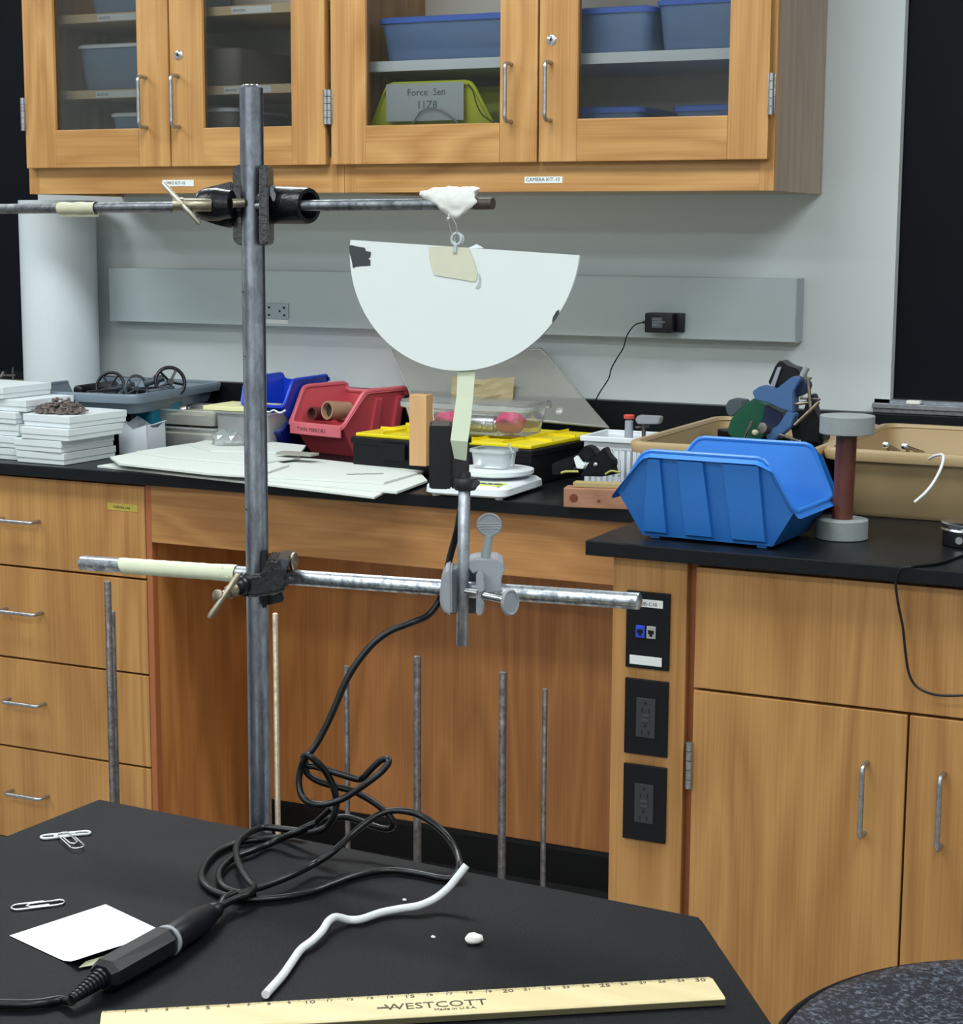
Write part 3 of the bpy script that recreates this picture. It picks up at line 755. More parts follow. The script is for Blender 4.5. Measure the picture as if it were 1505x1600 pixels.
# ------------------------------------------------------------------ white cartons
def carton(label, x, y, z, w, d, h, ang, group=None):
    """flat lidded carton; (x,y) is its near right bottom corner"""
    t = thing('carton', label, 'carton', (x, y, z), group); d = min(d, .15 + .03 * (z < 1.0))
    Mx = Matrix.Translation((x, y, z)) @ Matrix.Rotation(math.radians(ang), 4, 'Z')
    bm = new(); box(bm, -w, 0, 0, d, .0003, h * .97, .0012, M=Mx); obj('carton_tray', bm, WHITEBOX, t)
    bm = new(); box(bm, -w - .0015, .0015, -.0015, d + .0015, h * .42, h - .0002, .0012, M=Mx); obj('carton_lid', bm, WHITEBOX, t)
    return t
hC = .0262
cf = [(-2.008, -.624, -2), (-2.012, -.628, -3), (-1.990, -.630, -2), (-1.992, -.622, -4)]
ln = ['bottom flat white carton of the stack topped with metal clips', 'second white carton up in the stack topped with metal clips', 'third white carton up in the stack topped with metal clips', 'top white carton of the nearer stack, with a heap of metal clips on it']
for i, ((x, y, a), l) in enumerate(zip(cf, ln)): carton(l, x, y, CT + .0005 + i * hC, .128, .17 if i < 2 else .18, hC - .0004, a)
cl = [(-2.150, -.600, -2), (-2.152, -.602, -1), (-2.146, -.60, -2), (-2.150, -.604, -3), (-2.128, -.595, -3), (-2.185, -.60, -3)]
ln = ['bottom carton of the left stack of white cartons', 'second carton of the left stack of white cartons', 'third carton of the left stack of white cartons', 'fourth carton of the left stack of white cartons',
      'fifth carton of the left white stack, set further right than those below', 'topmost white carton of the left stack, long side showing']
for i, ((x, y, a), l) in enumerate(zip(cl, ln)):
    carton(l, x, y, CT + .0005 + i * hC, .15, .2, hC - .0004, a)
# clips on the nearer stack
zc = CT + .001 + 4 * hC
bm = new()
for k in range(130):
    a = rnd.random() * 6.28; rr_ = .04 * math.sqrt(rnd.random()); hh = max(0, (1 - rr_ / .042)) * .034
    p = Vector((-2.06 + rr_ * 1.5 * math.cos(a), -.565 + rr_ * math.sin(a), zc + .0022 + hh * rnd.random()))
    Mx = Matrix.Translation(p) @ Matrix.Rotation(rnd.random() * 6.28, 4, 'Z') @ Matrix.Rotation(rnd.uniform(-.5, .5) * min(1, hh * 60), 4, 'X')
    l = rnd.uniform(.007, .013); box(bm, -l, l, -.003, .003, -.0012, .0012, M=Mx)
    box(bm, l * .3, l * .9, -.002, .002, .001, .005, M=Mx)
o = tag(obj('metal_clips', bm, RUSTY), 'heap of small brown metal clips on the top white carton', 'clips'); o['kind'] = 'stuff'

# torn white card box
q = (-2.0488, -0.3253, 0.914)
t = thing('torn_card_box', 'torn open white card box between the cartons and the clear tubs', 'box', q)
bm = new(); x0, x1 = -2.0315, -1.9554; y0 = -.40; y1 = -.33
b_ = [(x0, y0), (x1, y0), (x1, y1), (x0, y1)]; tops = [0.9963, 0.9825, 0.9867, 0.9938]
lo = [bm.verts.new((x, y, CT + .001)) for x, y in b_]
up = []
for i in range(4):
    (xa, ya), (xb, yb_) = b_[i], b_[(i + 1) % 4]
    a, b = lo[i], lo[(i + 1) % 4]
    ta = bm.verts.new((xa, ya, tops[i])); tb = bm.verts.new((xb, yb_, tops[(i + 1) % 4])); tm = bm.verts.new(((xa + xb) / 2, (ya + yb_) / 2, min(tops[i], tops[(i + 1) % 4]) - .012))
    bm.faces.new((a, b, tb, tm, ta))
cap(bm, lo, True); obj('card_wall', bm, plain('white_card_lilac', (200, 206, 214), .65), t, thick=.0012)
bm = new(); vs = [bm.verts.new(p) for p in ((x1, y0, tops[1] - .002), (x1 + .004, y1, tops[2]), (x1 - .022, y1, tops[2] - .014), (x1 - .02, y0, tops[1] - .014))]; bm.faces.new(vs); obj('torn_flap', bm, WHITEP, t, thick=.001)

# teal basket and clear tubs
def simple_tub(name, label, cat, pA, pB, depth, z0, z1, mat, taper=.01, fill=None, fillh=.6, lidm=None):
    x0, x1, y0 = pA, pB, depth[0]; t = thing(name, label, cat, ((x0 + x1) / 2, (depth[0] + depth[1]) / 2, z0))
    bm = new(); rs = []
    for zz, k in ((z0 + .0005, taper), (z1 - .004, 0), (z1 - .004, -.004), (z1, -.004), (z1, .0015)):
        rs.append([bm.verts.new(p) for p in rrect(x0 + k, x1 - k, depth[0] + k, depth[1] - k, zz, .012, 3)])
    for a, b in zip(rs, rs[1:]): bridge(bm, a, b)
    cap(bm, rs[0], True); obj('tub_body', bm, mat, t, 50)
    if fill:
        bm = new(); rs = []
        for zz, k in ((z0 + .002, taper + .003), (z0 + (z1 - z0) * fillh, .006)):
            rs.append([bm.verts.new(p) for p in rrect(x0 + k, x1 - k, depth[0] + k, depth[1] - k, zz, .01, 3)])
        bridge(bm, rs[0], rs[1]); cap(bm, rs[0], True); cap(bm, rs[1])
        o = tag(obj('small_parts', bm, fill, None, 40), 'mixed small parts filling the ' + label.split(' ', 1)[1][:60].rsplit(' ', 1)[0] if False else 'small parts inside the ' + ('upper' if z0 > .95 else 'lower') + ' clear tub beside the teal basket', 'parts'); o['kind'] = 'stuff'
    if lidm:
        bm = new(); rs = []
        for zz, k in ((z1 + .0005, -.006), (z1 + .004, -.006), (z1 + .005, .004)):
            rs.append([bm.verts.new(p) for p in rrect(x0 + k, x1 - k, depth[0] + k, depth[1] - k, zz, .012, 3)])
        for a, b in zip(rs, rs[1:]): bridge(bm, a, b)
        cap(bm, rs[0], True); cap(bm, rs[-1]); obj('tub_lid', bm, lidm, t, 50)
    return t
simple_tub('teal_basket', 'teal plastic basket squeezed under the rim of the grey tray', 'basket', -2.0738, -2.0049, (-.31, -.19), CT, 1.0138, PTEAL)
simple_tub('clear_tub', 'lower clear plastic tub of small parts beside the boards', 'tub', -2.0101, -1.8456, (-.3, -.13), CT, 0.97, FROST, .014, SAND, .7)
simple_tub('clear_tub', 'upper clear plastic tub of small parts with a blue edge', 'tub', -2.0304, -1.8582, (-.28, -.13), 0.97 + .001, 1.0072, FROST, .008, SAND, .62)
simple_tub('clear_tub', 'clear tub under the cream card, partly behind the thick stand rod', 'tub', -1.863, -1.7193, (-.275, -.14), CT, 1.0077, FROST, .008)
bm = new(); box(bm, -1.8949, -1.7586, -.27, -.15, 1.0077 + .0005, 1.0178, .001, M=Matrix.Identity(4))
tag(obj('cream_card', bm, plain('cream_card', (224, 222, 170), .6)), 'cream folded card lying on the clear tub behind the stand rod', 'card')
bm = new(); q = (-1.7883, -0.34, 0.9656); lathe(bm, (q[0], -.335, q[2] - .004), [(.012, 0), (.012, .006), (.009, .011), (.003, .013)], (0, -.3, 1), 18)
tag(obj('green_cap', bm, GREENCAP, None, 40), 'green bottle cap wrapped in plastic film before the clear tubs', 'cap')
bm = new(); c = Vector((q[0], -.33, CT + .02))
bmesh.ops.create_icosphere(bm, subdivisions=3, radius=1, matrix=Matrix.Translation((q[0] + .005, -.345, q[2] - .014)) @ Matrix.Diagonal((.04, .025, .024, 1)))
for v in bm.verts:
    n_ = noise.noise(v.co * 60) * .01; v.co += Vector((n_, n_, n_ * .8)); v.co.z = max(v.co.z, CT + .001)
tag(obj('plastic_film', bm, clear('crumpled_film', (225, 230, 230), .15, .1, .35, (214, 220, 220)), None), 'crumpled clear plastic film by the green cap', 'film')

# blue bins behind the red one
hopper('lower navy hopper bin standing behind the red bin', (-1.765, -.135, CT), math.radians(-88), [(-.09, 0), (.08, 0), (.11, .05), (.08, .072), (-.10, .072), (-.10, .06)], .048, .055, PNAVY, rim=.003, flange=.004)
hopper('upper royal-blue hopper bin stacked behind the red bin', (-1.765, -.130, .992), math.radians(-88), [(-.09, 0), (.07, 0), (.10, .028), (.07, .086), (-.096, .086), (-.096, .07)], .05, .060, PBLUE2, rim=.003, flange=.004)
bm = new(); tube(bm, smooth_path([(-1.7517, -0.245, 1.0127), (-1.7368, -0.245, 1.0077), (-1.7233, -0.245, 1.0126), (-1.7084, -0.245, 1.0076), (-1.6934, -0.245, 1.014)], 4), .0022, 8)
tag(obj('pale_cord', bm, WWIRE, None, 60), 'short pale cord lying over the edge of the navy bin', 'cord')
# red hopper bin
RB = (-1.597, -.135, CT)
hopper('dull red hopper bin holding brown tubes on the countertop', RB, math.radians(-104), [(-.085, 0), (.05, 0), (.10, .068), (.045, .146), (-.095, .146), (-.09, .13)], .068, .094, PRED,
       ribs=((-.08, -.055, -.08, -.06, .13), (-.01, .015, -.01, .01, .13)), rim=.0055, flange=.006, lipmat=plain('worn_red_rim', (198, 92, 104), .45))
ru = Vector((math.cos(math.radians(-14)), math.sin(math.radians(-14)), 0))
rf = Vector((math.cos(math.radians(-104)), math.sin(math.radians(-104)), 0))
redbin = [o for o in COL.objects if o.type == 'EMPTY' and o.get('label', '').startswith('dull red hopper')][0]
MRB = Matrix.Translation(RB) @ Matrix.Rotation(math.radians(-104), 4, 'Z')
bm = new(); box(bm, .102, .1065, -.078, .078, .046, .073, .0018, M=MRB); lip = obj('front_lip', bm, plain('worn_red_lip', (206, 104, 114), .45), redbin)
lt = text('lip_lettering', 'TWIN MIRRORS', .0125, INKD, None, MRB @ Vector((.1068, -.055, .054)), ru, (0, 0, 1)); lt.parent = lip; lt.matrix_parent_inverse = Matrix.Identity(4)
tb = plain('brown_card_tube', (156, 124, 98), .6); tbd = plain('tube_dark_bore', (58, 40, 32), .8)
for (pxy, n, r, lbl) in (((-1.6132, -0.2, 1.0139), (-.35, -.9, .1), .021, 'brown card tube with its dark open end facing out of the red bin'), ((-1.5913, -0.17, 1.0066), (.5, -.8, .2), .016, 'small brown tube lying at the right inside the red bin'), ((-1.6588, -0.19, 1.0037), (-.2, -.9, .1), .015, 'dark brown tube lying at the left inside the red bin')):
    t = thing('card_tube', lbl, 'tube', pxy); d, u, v = frame_of(n); p = Vector(pxy)
    bm = new(); R = [ring(bm, p, u, v, r, r, 24), ring(bm, p - d * .06, u, v, r, r, 24), ring(bm, p - d * .06, u, v, r * .8, r * .8, 24), ring(bm, p, u, v, r * .8, r * .8, 24)]
    for a, b in zip(R, R[1:] + R[:1]): bridge(bm, a, b)
    obj('tube_wall', bm, tb if 'dark brown' not in lbl else plain('maroon_tube', (96, 40, 40), .5), t, 50)
    bm = new(); cyl(bm, p - d * .012, p - d * .05, r * .8, seg=20); obj('tube_bore', bm, tbd, t)
# black organiser with yellow inside and raised clear lid
ZO = .998
cA = Vector((-1.43, -.41)); cB = Vector((-1.02, -.455)); dirx = (cB - cA).normalized(); diry = Vector((-dirx.y, dirx.x))
ang = math.atan2(dirx.y, dirx.x); wO = .43; dO = .285
MO = Matrix.Translation((cA.x, cA.y, CT)) @ Matrix.Rotation(ang, 4, 'Z')
t = thing('organiser_case', 'black parts organiser with a yellow tray and a raised clear lid', 'case', (cA.x, cA.y, CT))
bm = new(); box(bm, 0, wO, 0, dO, .0005, .072, .006, M=MO); box(bm, -.003, wO + .003, -.003, dO, .058, .072, .003, M=MO); obj('case_body', bm, PBLK, t)
bm = new(); box(bm, .004, wO - .004, .006, dO - .004, .0725, .080, .002, M=MO)
for k in range(1, 6): box(bm, wO * k / 6 - .001, wO * k / 6 + .001, .008, dO - .006, .080, .085, M=MO)
for k in (1, 2): box(bm, .006, wO - .006, dO * k / 3 - .001, dO * k / 3 + .001, .080, .085, M=MO)
obj('yellow_tray', bm, PYEL, t)
bm = new()
for k in (.25, .75):
    bm = new(); box(bm, wO * k - .03, wO * k + .03, -.009, -.003, .03, .064, .002, M=MO); obj('latch', bm, PBLK, t)
# lid: leans back against the wall
lp = [(-1.4238, -0.13, 1.0181), (-0.9564, -0.16, 1.0048), (-1.1652, -0.04, 1.1542), (-1.5361, -0.04, 1.1436)]
a, b, c, d = [Vector(p) for p in lp]
def Lp(s, q): return (a + (b - a) * s) * (1 - q) + (d + (c - d) * s) * q
bm = new(); nn = (b - a).cross(d - a).normalized()
vs = [bm.verts.new(p) for p in (a, b, c, d)]; bm.faces.new(vs)
obj('clear_lid', bm, FROSTC, t, thick=.0016)
bm = new()
tube(bm, [a, b, c, d], .0035, 8, closed=True)
obj('lid_rim', bm, FROST, t, 60)
bm = new()
for s in (.35, .5, .65, .8):
    p = Lp(s, .16); lathe(bm, p + nn * .001, [(.009, 0), (.007, .002)], -nn if nn.y > 0 else nn, 16)
obj('lid_boss', bm, FROST, t, 50)
bm = new(); bmesh.ops.create_grid(bm, x_segments=6, y_segments=6, size=.5, matrix=Matrix.Translation((-1.27, -.12, 1.055)) @ Matrix.Rotation(math.radians(80), 4, 'X') @ Matrix.Diagonal((.15, .08, 1, 1)))
for v in bm.verts: v.co.y += noise.noise(v.co * 40) * .012; v.co.z += noise.noise(v.co * 30 + Vector((3, 0, 0))) * .012
tag(obj('brown_paper', bm, plain('brown_paper', (150, 138, 108), .8)), 'crumpled brown paper behind the raised clear lid', 'paper')

# clear box with pink cloth and metal cylinder, on the yellow tray
BX0, BX1 = -1.3266, -1.0485; BY0, BY1 = -.385, -.26; BZ0 = CT + .0855; BZ1 = 1.0664
t = simple_tub('clear_box', 'clear plastic box with pink cloth and a metal cylinder on the yellow tray', 'box', BX0, BX1, (BY0, BY1), BZ0, BZ1, clear('clear_box_plastic', (240, 241, 242), .10, .1, .09, (210, 214, 216)), .012)
bm = new(); lz = 1.0495
rs = [[bm.verts.new(p) for p in rrect(BX0 + k, BX1 - k, BY0 + k, BY1 - k, zz, .02, 4)] for zz, k in ((lz - .0, -.003), (lz + .002, -.008), (lz + .012, -.008), (lz + .012, -.002))]
for a_, b_2 in zip(rs, rs[1:]): bridge(bm, a_, b_2)
obj('box_rim', bm, FROST, t, 50)
def cloth(label, x0, x1, z0, z1, y):
    bm = new(); bmesh.ops.create_icosphere(bm, subdivisions=4, radius=1, matrix=Matrix.Translation(((x0 + x1) / 2, y, (z0 + z1) / 2)) @ Matrix.Diagonal(((x1 - x0) / 2, .035, (z1 - z0) / 2, 1)))
    for v in bm.verts:
        n_ = noise.noise(v.co * 45) * .007 + noise.noise(v.co * 110) * .003; v.co += Vector((n_, -n_, n_)); v.co.z = max(v.co.z, BZ0 + .002); v.co.z = min(v.co.z, z1)
    return tag(obj('pink_cloth', bm, PPINK, None, 80), label, 'cloth')
cloth('wad of pink cloth at the left end of the clear box', -1.2735, -1.2145, BZ0 + .001, 1.0401, -.335)
cloth('wad of pink cloth at the right end of the clear box', -1.1332, -1.0732, BZ0 + .001, 1.0456, -.335)
bm = new(); ca, cb = Vector((-1.217, -0.345, 1.0197)), Vector((-1.1298, -0.345, 1.0188)); ca.z = cb.z = BZ0 + .02; cyl(bm, ca, cb, .0175, seg=28, bev=.002); cyl(bm, cb, cb + (cb - ca).normalized() * .006, .013, seg=24)
tag(obj('metal_cylinder', bm, STEEL_B, None, 50), 'shiny metal cylinder lying between the pink cloths', 'cylinder')

# upright wood block
q0, q1 = (-1.3277, -0.3495, 0.922), (-1.2816, -0.3603, 0.922)
bm = new(); x0, x1 = -1.2624, -1.2241; box(bm, x0, x1, -.475, -.445, 0.9425, 1.0854, .0012)
tag(obj('wood_block', bm, BLOCKW), 'upright pale wooden block standing behind the white boards', 'block')

# ------------------------------------------------------------------ white boards
def board(label, pts, z, th, mat=WHITEB):
    bm = new(); prism(bm, [(p[0], p[1], z) for p in pts], (0, 0, th), bev=.0004)
    return tag(obj('foam_board', bm, mat), label, 'board')
z = CT + .0006
def at(pts): return pts
board('lowest white foam board, its left corner nearest the cartons', [(-1.9265, -0.6175, 0.918), (-1.4581, -0.6919, 0.918), (-1.1921, -0.7483, 0.918), (-1.2142, -0.6548, 0.918), (-1.571, -0.3577, 0.918), (-1.9136, -0.4117, 0.918)], z, .0042)
z += .0045
board('white foam board under the ones with pen marks, reaching to the scale', [(-1.8323, -0.549, 0.924), (-1.474, -0.6663, 0.924), (-1.1711, -0.6992, 0.924), (-1.1931, -0.5298, 0.924), (-1.2699, -0.4173, 0.924), (-1.43, -0.3853, 0.924), (-1.7262, -0.3679, 0.924)], z, .0045)
z += .0048
board('big white foam board marked with a dark pen line at its right', [(-1.6983, -0.6028, 0.93), (-1.5078, -0.6596, 0.93), (-1.2392, -0.6242, 0.93), (-1.25, -0.4359, 0.93), (-1.5316, -0.3706, 0.93), (-1.6876, -0.3642, 0.93)], z, .0042)
z += .0045
board('cream-white foam board lying left of the stand rod', [(-1.9254, -0.5743, 0.935), (-1.8448, -0.6538, 0.935), (-1.5864, -0.6998, 0.935), (-1.4898, -0.6924, 0.935), (-1.5235, -0.5082, 0.935), (-1.7514, -0.3794, 0.935), (-1.9283, -0.4731, 0.935)], z, .0045)
z += .0048
board('thin white board with a bent corner near the torn card box', [(-1.9127, -0.4988, 0.94), (-1.801, -0.5421, 0.94), (-1.583, -0.5605, 0.94), (-1.5485, -0.4211, 0.94), (-1.681, -0.3094, 0.94), (-1.8965, -0.3132, 0.94)], z, .004)
z += .0043
board('topmost white board, crossing behind the stand rod', [(-1.8655, -0.3656, 0.947), (-1.7577, -0.4438, 0.947), (-1.5709, -0.3839, 0.947), (-1.6282, -0.2671, 0.947), (-1.7784, -0.2338, 0.947), (-1.8812, -0.2595, 0.947)], z, .0045)
bm = new(); q = (-1.5594, -0.4416, 0.947); box(bm, q[0] - .035, q[0] + .05, q[1] - .004, q[1] + .03, z + .0048, z + .0098, .0005)
tag(obj('grey_board', bm, plain('grey_board', (150, 148, 138), .6)), 'small grey-edged board on top of the white boards, right of the stand rod', 'board')
zp = CT + .0006 + .0045 + .0048 + .0042
bm = new(); A_ = Vector((-1.359, -0.561, 0.934)); B_ = Vector((-1.2971, -0.5175, 0.934)); A_.z = B_.z = zp + .0004; tube(bm, smooth_path([A_ + (B_ - A_) * k / 7 + Vector((0, (-1) ** k * .0015, 0)) for k in range(8)], 3), .0009, 6)
tag(obj('pen_mark', bm, INKD), 'dark pen scribble on the big white foam board', 'mark')

# ------------------------------------------------------------------ digital scale and cup
sc = [Vector(p) for p in [(-1.1369, -0.6683, 0.926), (-0.9521, -0.6852, 0.926), (-0.9896, -0.3975, 0.926), (-1.0498, -0.2848, 0.926), (-1.222, -0.2453, 0.926), (-1.1994, -0.5286, 0.926)]]
t = thing('digital_scale', 'white digital scale with lime-green trim on the countertop', 'scale', (sc[0].x + .08, sc[0].y + .08, CT))
sA, sB = Vector((-1.1334, -0.6672, 0)), Vector((-0.9634, -0.6633, 0))
ux = (sB - sA).normalized(); sw = (sB - sA).length; angS = math.atan2(ux.y, ux.x)
MS = Matrix.Translation((sA.x, sA.y, CT)) @ Matrix.Rotation(angS, 4, 'Z')
bm = new(); rs = []
for zz, k in ((.004, .006), (.008, .0), (.020, .001), (.026, .008)):
    rs.append([bm.verts.new(MS @ p) for p in rrect(k, sw - k, k, .20 - k, zz, .022, 5)])
for a_, b_2 in zip(rs, rs[1:]): bridge(bm, a_, b_2)
cap(bm, rs[0], True); cap(bm, rs[-1]); obj('scale_body', bm, PWHITE, t, 40)
bm = new()
for (x, y) in ((.02, .02), (sw - .02, .02), (.02, .18), (sw - .02, .18)): cyl(bm, MS @ Vector((x, y, .0003)), MS @ Vector((x, y, .005)), .008, seg=14)
obj('scale_feet', bm, plain('scale_foot', (180, 184, 188), .5), t, 40)
pc = Vector((-1.044, -0.4921, 0.944)); pc = MS @ Vector((sw * .56, .13, 0))
bm = new(); lathe(bm, (pc.x, pc.y, CT + .025), [(.03, 0), (.03, .006), (.068, .008), (.073, .011), (.073, .018), (.067, .0185)], (0, 0, 1), 48); obj('weighing_plate', bm, PWHITE, t, 30)
bm = new(); box(bm, sw * .36, sw * .98 - .012, .008, .048, .0255, .0272, .0008, M=MS); obj('lime_panel', bm, LIME, t)
bm = new(); box(bm, sw * .42, sw * .96 - .012, .020, .036, .0272, .0278, .0004, M=MS); d_ = obj('button_strip', bm, CHARC, t)
bm = new()
for k in range(5): box(bm, sw * (.46 + .08 * k), sw * (.49 + .08 * k), .026, .029, .0278, .0282, M=MS)
obj('button_mark', bm, PWHITE, t)
t = thing('plastic_cup', 'milky plastic cup with a side clip standing on the digital scale', 'cup', (pc.x, pc.y, CT + .0435))
cc = Vector((pc.x - .005, pc.y, CT + .0437)); hh = 0.9956 - cc.z
bm = new(); rs = []
for zz, k in ((0, .004), (.004, .001), (hh - .006, -.002), (hh - .006, -.005), (hh, -.005), (hh, .0)):
    rs.append([bm.verts.new(p) for p in rrect(cc.x - .036 + k, cc.x + .036 - k, cc.y - .028 + k, cc.y + .028 - k, cc.z + zz, .012, 4)])
for a_, b_2 in zip(rs, rs[1:]): bridge(bm, a_, b_2)
cap(bm, rs[0], True); obj('cup_body', bm, CUPM, t, 50)
bm = new(); q = Vector((cc.x + .041, cc.y - .01, cc.z + hh)); tube(bm, smooth_path([q + Vector((-.006, 0, .012)), q + Vector((-.002, 0, .004)), q + Vector((.002, 0, -.003)), q + Vector((.003, 0, -.014)), q + Vector((.0, 0, -.02))], 4), .0022, 8)
box(bm, q.x - .002, q.x + .008, q.y - .003, q.y + .003, q.z - .006, q.z - .002, .0005); obj('side_clip', bm, CUPM, t, 60)

# ------------------------------------------------------------------ red-brown block, clips, basket
MB = Matrix.Translation((-0.8366, -0.6775, 0.914)) @ Matrix.Rotation(math.radians(12), 4, 'Z')
t = thing('drilled_block', 'reddish wooden block with drilled holes, partly behind the blue bin', 'block', (-0.8366, -0.6775, 0.914))
bm = new(); box(bm, -.003, .19, 0, .04, .0005, .036, .002, M=MB); obj('block_body', bm, BLOCKO, t)
bm = new(); box(bm, .012, .195, .012, .04, .0365, .045, .001, M=MB); obj('top_strip', bm, plain('pale_strip_wood', (168, 150, 104), .6), t)
bm = new(); cyl(bm, MB @ Vector((.016, -.0006, .018)), MB @ Vector((.016, .004, .018)), .0078, seg=16); cyl(bm, MB @ Vector((.062, -.0006, .014)), MB @ Vector((.062, .004, .014)), .003, seg=14); obj('drilled_hole', bm, HOLE, t)
q = Vector((-0.82, -0.55, 0.9838))
t = thing('black_clamp', 'black plastic clamp heap with a silver rivet resting on the drilled block', 'clamp', q)
bm = new(); prism(bm, [(-0.8582, -0.56, 0.9561), (-0.8328, -0.56, 0.9914), (-0.8088, -0.56, 1.0132), (-0.8009, -0.56, 0.9981), (-0.7893, -0.56, 0.988), (-0.7916, -0.56, 0.9734), (-0.7851, -0.56, 0.9643), (-0.8131, -0.56, 0.9577)], (0, .025, 0), bev=.002); obj('clamp_jaw', bm, PBLK, t)
bm = new(); prism(bm, [(-0.8714, -0.545, 0.9924), (-0.8535, -0.545, 1.0127), (-0.8405, -0.545, 1.0086), (-0.83, -0.545, 0.9972), (-0.8478, -0.545, 0.9792), (-0.8609, -0.545, 0.9857)], (0, .03, 0), bev=.002); prism(bm, [(-0.9274, -0.53, 0.9728), (-0.8802, -0.53, 0.9915), (-0.8749, -0.53, 0.9857), (-0.8825, -0.53, 0.9645), (-0.9034, -0.53, 0.9522), (-0.9272, -0.53, 0.9507)], (0, .03, 0), bev=.002); obj('clamp_jaw', bm, PBLK, t)
bm = new(); lathe(bm, (-0.8246, -0.561, 0.98), [(.0042, 0), (.0042, .001), (.0025, .002)], (0, -1, 0), 14); obj('rivet', bm, CHROME, t, 40)
bm = new(); prism(bm, [(-0.8695, -0.562, 0.9895), (-0.8631, -0.562, 0.9947), (-0.8551, -0.562, 0.9843), (-0.846, -0.562, 0.9776), (-0.8498, -0.562, 0.9702), (-0.8627, -0.562, 0.9706)], (0, .01, 0), bev=.001); obj('white_pad', bm, WHITEP, t)
bm = new(); tube(bm, smooth_path([(-0.8947, -0.56, 0.9599), (-0.8843, -0.56, 0.963), (-0.8596, -0.56, 0.9645)], 4), .0024, 8); tube(bm, smooth_path([(-0.8035, -0.565, 0.9637), (-0.7921, -0.565, 0.9704), (-0.7819, -0.565, 0.9698), (-0.773, -0.565, 0.9692)], 4), .002, 8); obj('yellow_wire', bm, plain('yellow_green_wire', (170, 168, 84), .5), t, 60)
bx0, bx1 = -0.9002, -0.7661
t = thing('white_basket', 'white slotted plastic basket behind the black clamp', 'basket', ((bx0 + bx1) / 2, -.4, CT))
zt = 1.02
bm = new(); box(bm, bx0, bx1, -.456, -.448, zt - .010, zt, .0015); box(bm, bx0, bx1, -.33, -.322, zt - .010, zt, .0015); box(bm, bx0, bx0 + .008, -.448, -.33, zt - .010, zt, .0015); box(bm, bx1 - .008, bx1, -.448, -.33, zt - .010, zt, .0015)
obj('basket_rim', bm, PWHITE, t)
bm = new(); n = 9
for k in range(n + 1):
    x = bx0 + .012 + (bx1 - bx0 - .024) * k / n
    box(bm, x - .0034, x + .0034, -.448, -.445, CT + .014, zt - .022); box(bm, x - .0034, x + .0034, -.333, -.33, CT + .014, zt - .022)
box(bm, bx0 + .006, bx1 - .006, -.449, -.445, zt - .024, zt - .008); box(bm, bx0 + .006, bx1 - .006, -.449, -.445, CT + .0005, CT + .016, .001)
box(bm, bx0 + .006, bx1 - .006, -.333, -.329, zt - .024, zt - .008); box(bm, bx0 + .006, bx1 - .006, -.333, -.329, CT + .0005, CT + .016); box(bm, bx0 + .006, bx1 - .006, -.445, -.333, CT + .0005, CT + .003)
box(bm, bx0 + .006, bx0 + .009, -.445, -.333, CT + .0005, zt - .008); box(bm, bx1 - .009, bx1 - .006, -.445, -.333, CT + .0005, zt - .008)
obj('slotted_wall', bm, PWHITE, t)
q = Vector((-0.8248, -0.39, 1.0383))
t = thing('capped_bottle', 'small bottle with a red cap standing in the white basket', 'bottle', (q.x, -.39, CT + .004))
bm = new(); lathe(bm, (q.x, -.39, CT + .0035), [(.016, 0), (.016, .05), (.009, .062), (.008, q.z - CT + .004), (.006, q.z - CT + .006)], (0, 0, 1), 20); obj('bottle_body', bm, plain('bottle_grey', (150, 158, 168), .25), t, 40)
bm = new(); lathe(bm, (q.x, -.39, q.z + .012), [(.0095, 0), (.0105, .002), (.0105, .007), (.009, .008)], (0, 0, 1), 20); obj('bottle_cap', bm, REDCAP, t, 40)
t = thing('grey_clamp', 'grey metal clamp head sticking out of the white basket', 'clamp', (-0.7903, -0.38, 1.0391))
bm = new(); prism(bm, [(-0.8094, -0.4, 1.0512), (-0.8029, -0.4, 1.0589), (-0.7597, -0.4, 1.0585), (-0.7571, -0.4, 1.0562), (-0.7607, -0.4, 1.0437), (-0.8039, -0.4, 1.0415)], (0, .02, 0), bev=.0015); obj('clamp_head', bm, GREYCAST, t)
bm = new(); cyl(bm, (-0.7945, -0.39, 1.0398), (-0.7936, -0.39, 0.995), .004, seg=12); cyl(bm, (-0.8102, -0.39, 1.034), (-0.7839, -0.39, 1.0379), .0025, seg=10); obj('clamp_stem', bm, STEEL_T, t, 50)

# ------------------------------------------------------------------ tan totes
zrim = 1.03
a1 = Vector((-0.7542, -0.5906, 1.03)); 
tote('tan_tote', 'tan plastic tote behind the blue bin, heaped with clamps', -.748, -.408, -.60, -.07, CT, .118, PTAN, taper=.03, rim=.016, r=.035)
tote('tan_tote', 'second tan plastic tote with a white strip over its rim', -.398, .16, -.555, -.075, CT, .121, PTAN, taper=.028, rim=.016, r=.035)
bm = new(); tube(bm, smooth_path([(-0.2059, -0.5766, 1.0285), (-0.1924, -0.5912, 1.0364), (-0.1766, -0.6057, 1.0389), (-0.1742, -0.6298, 1.0222), (-0.1822, -0.6431, 0.9995), (-0.1933, -0.6572, 0.9811), (-0.2086, -0.6671, 0.9652)], 5), .0026, 8)
tag(obj('white_strap', bm, WWIRE, None, 60), 'thin white plastic strap hanging over the rim of the second tan tote', 'strap')
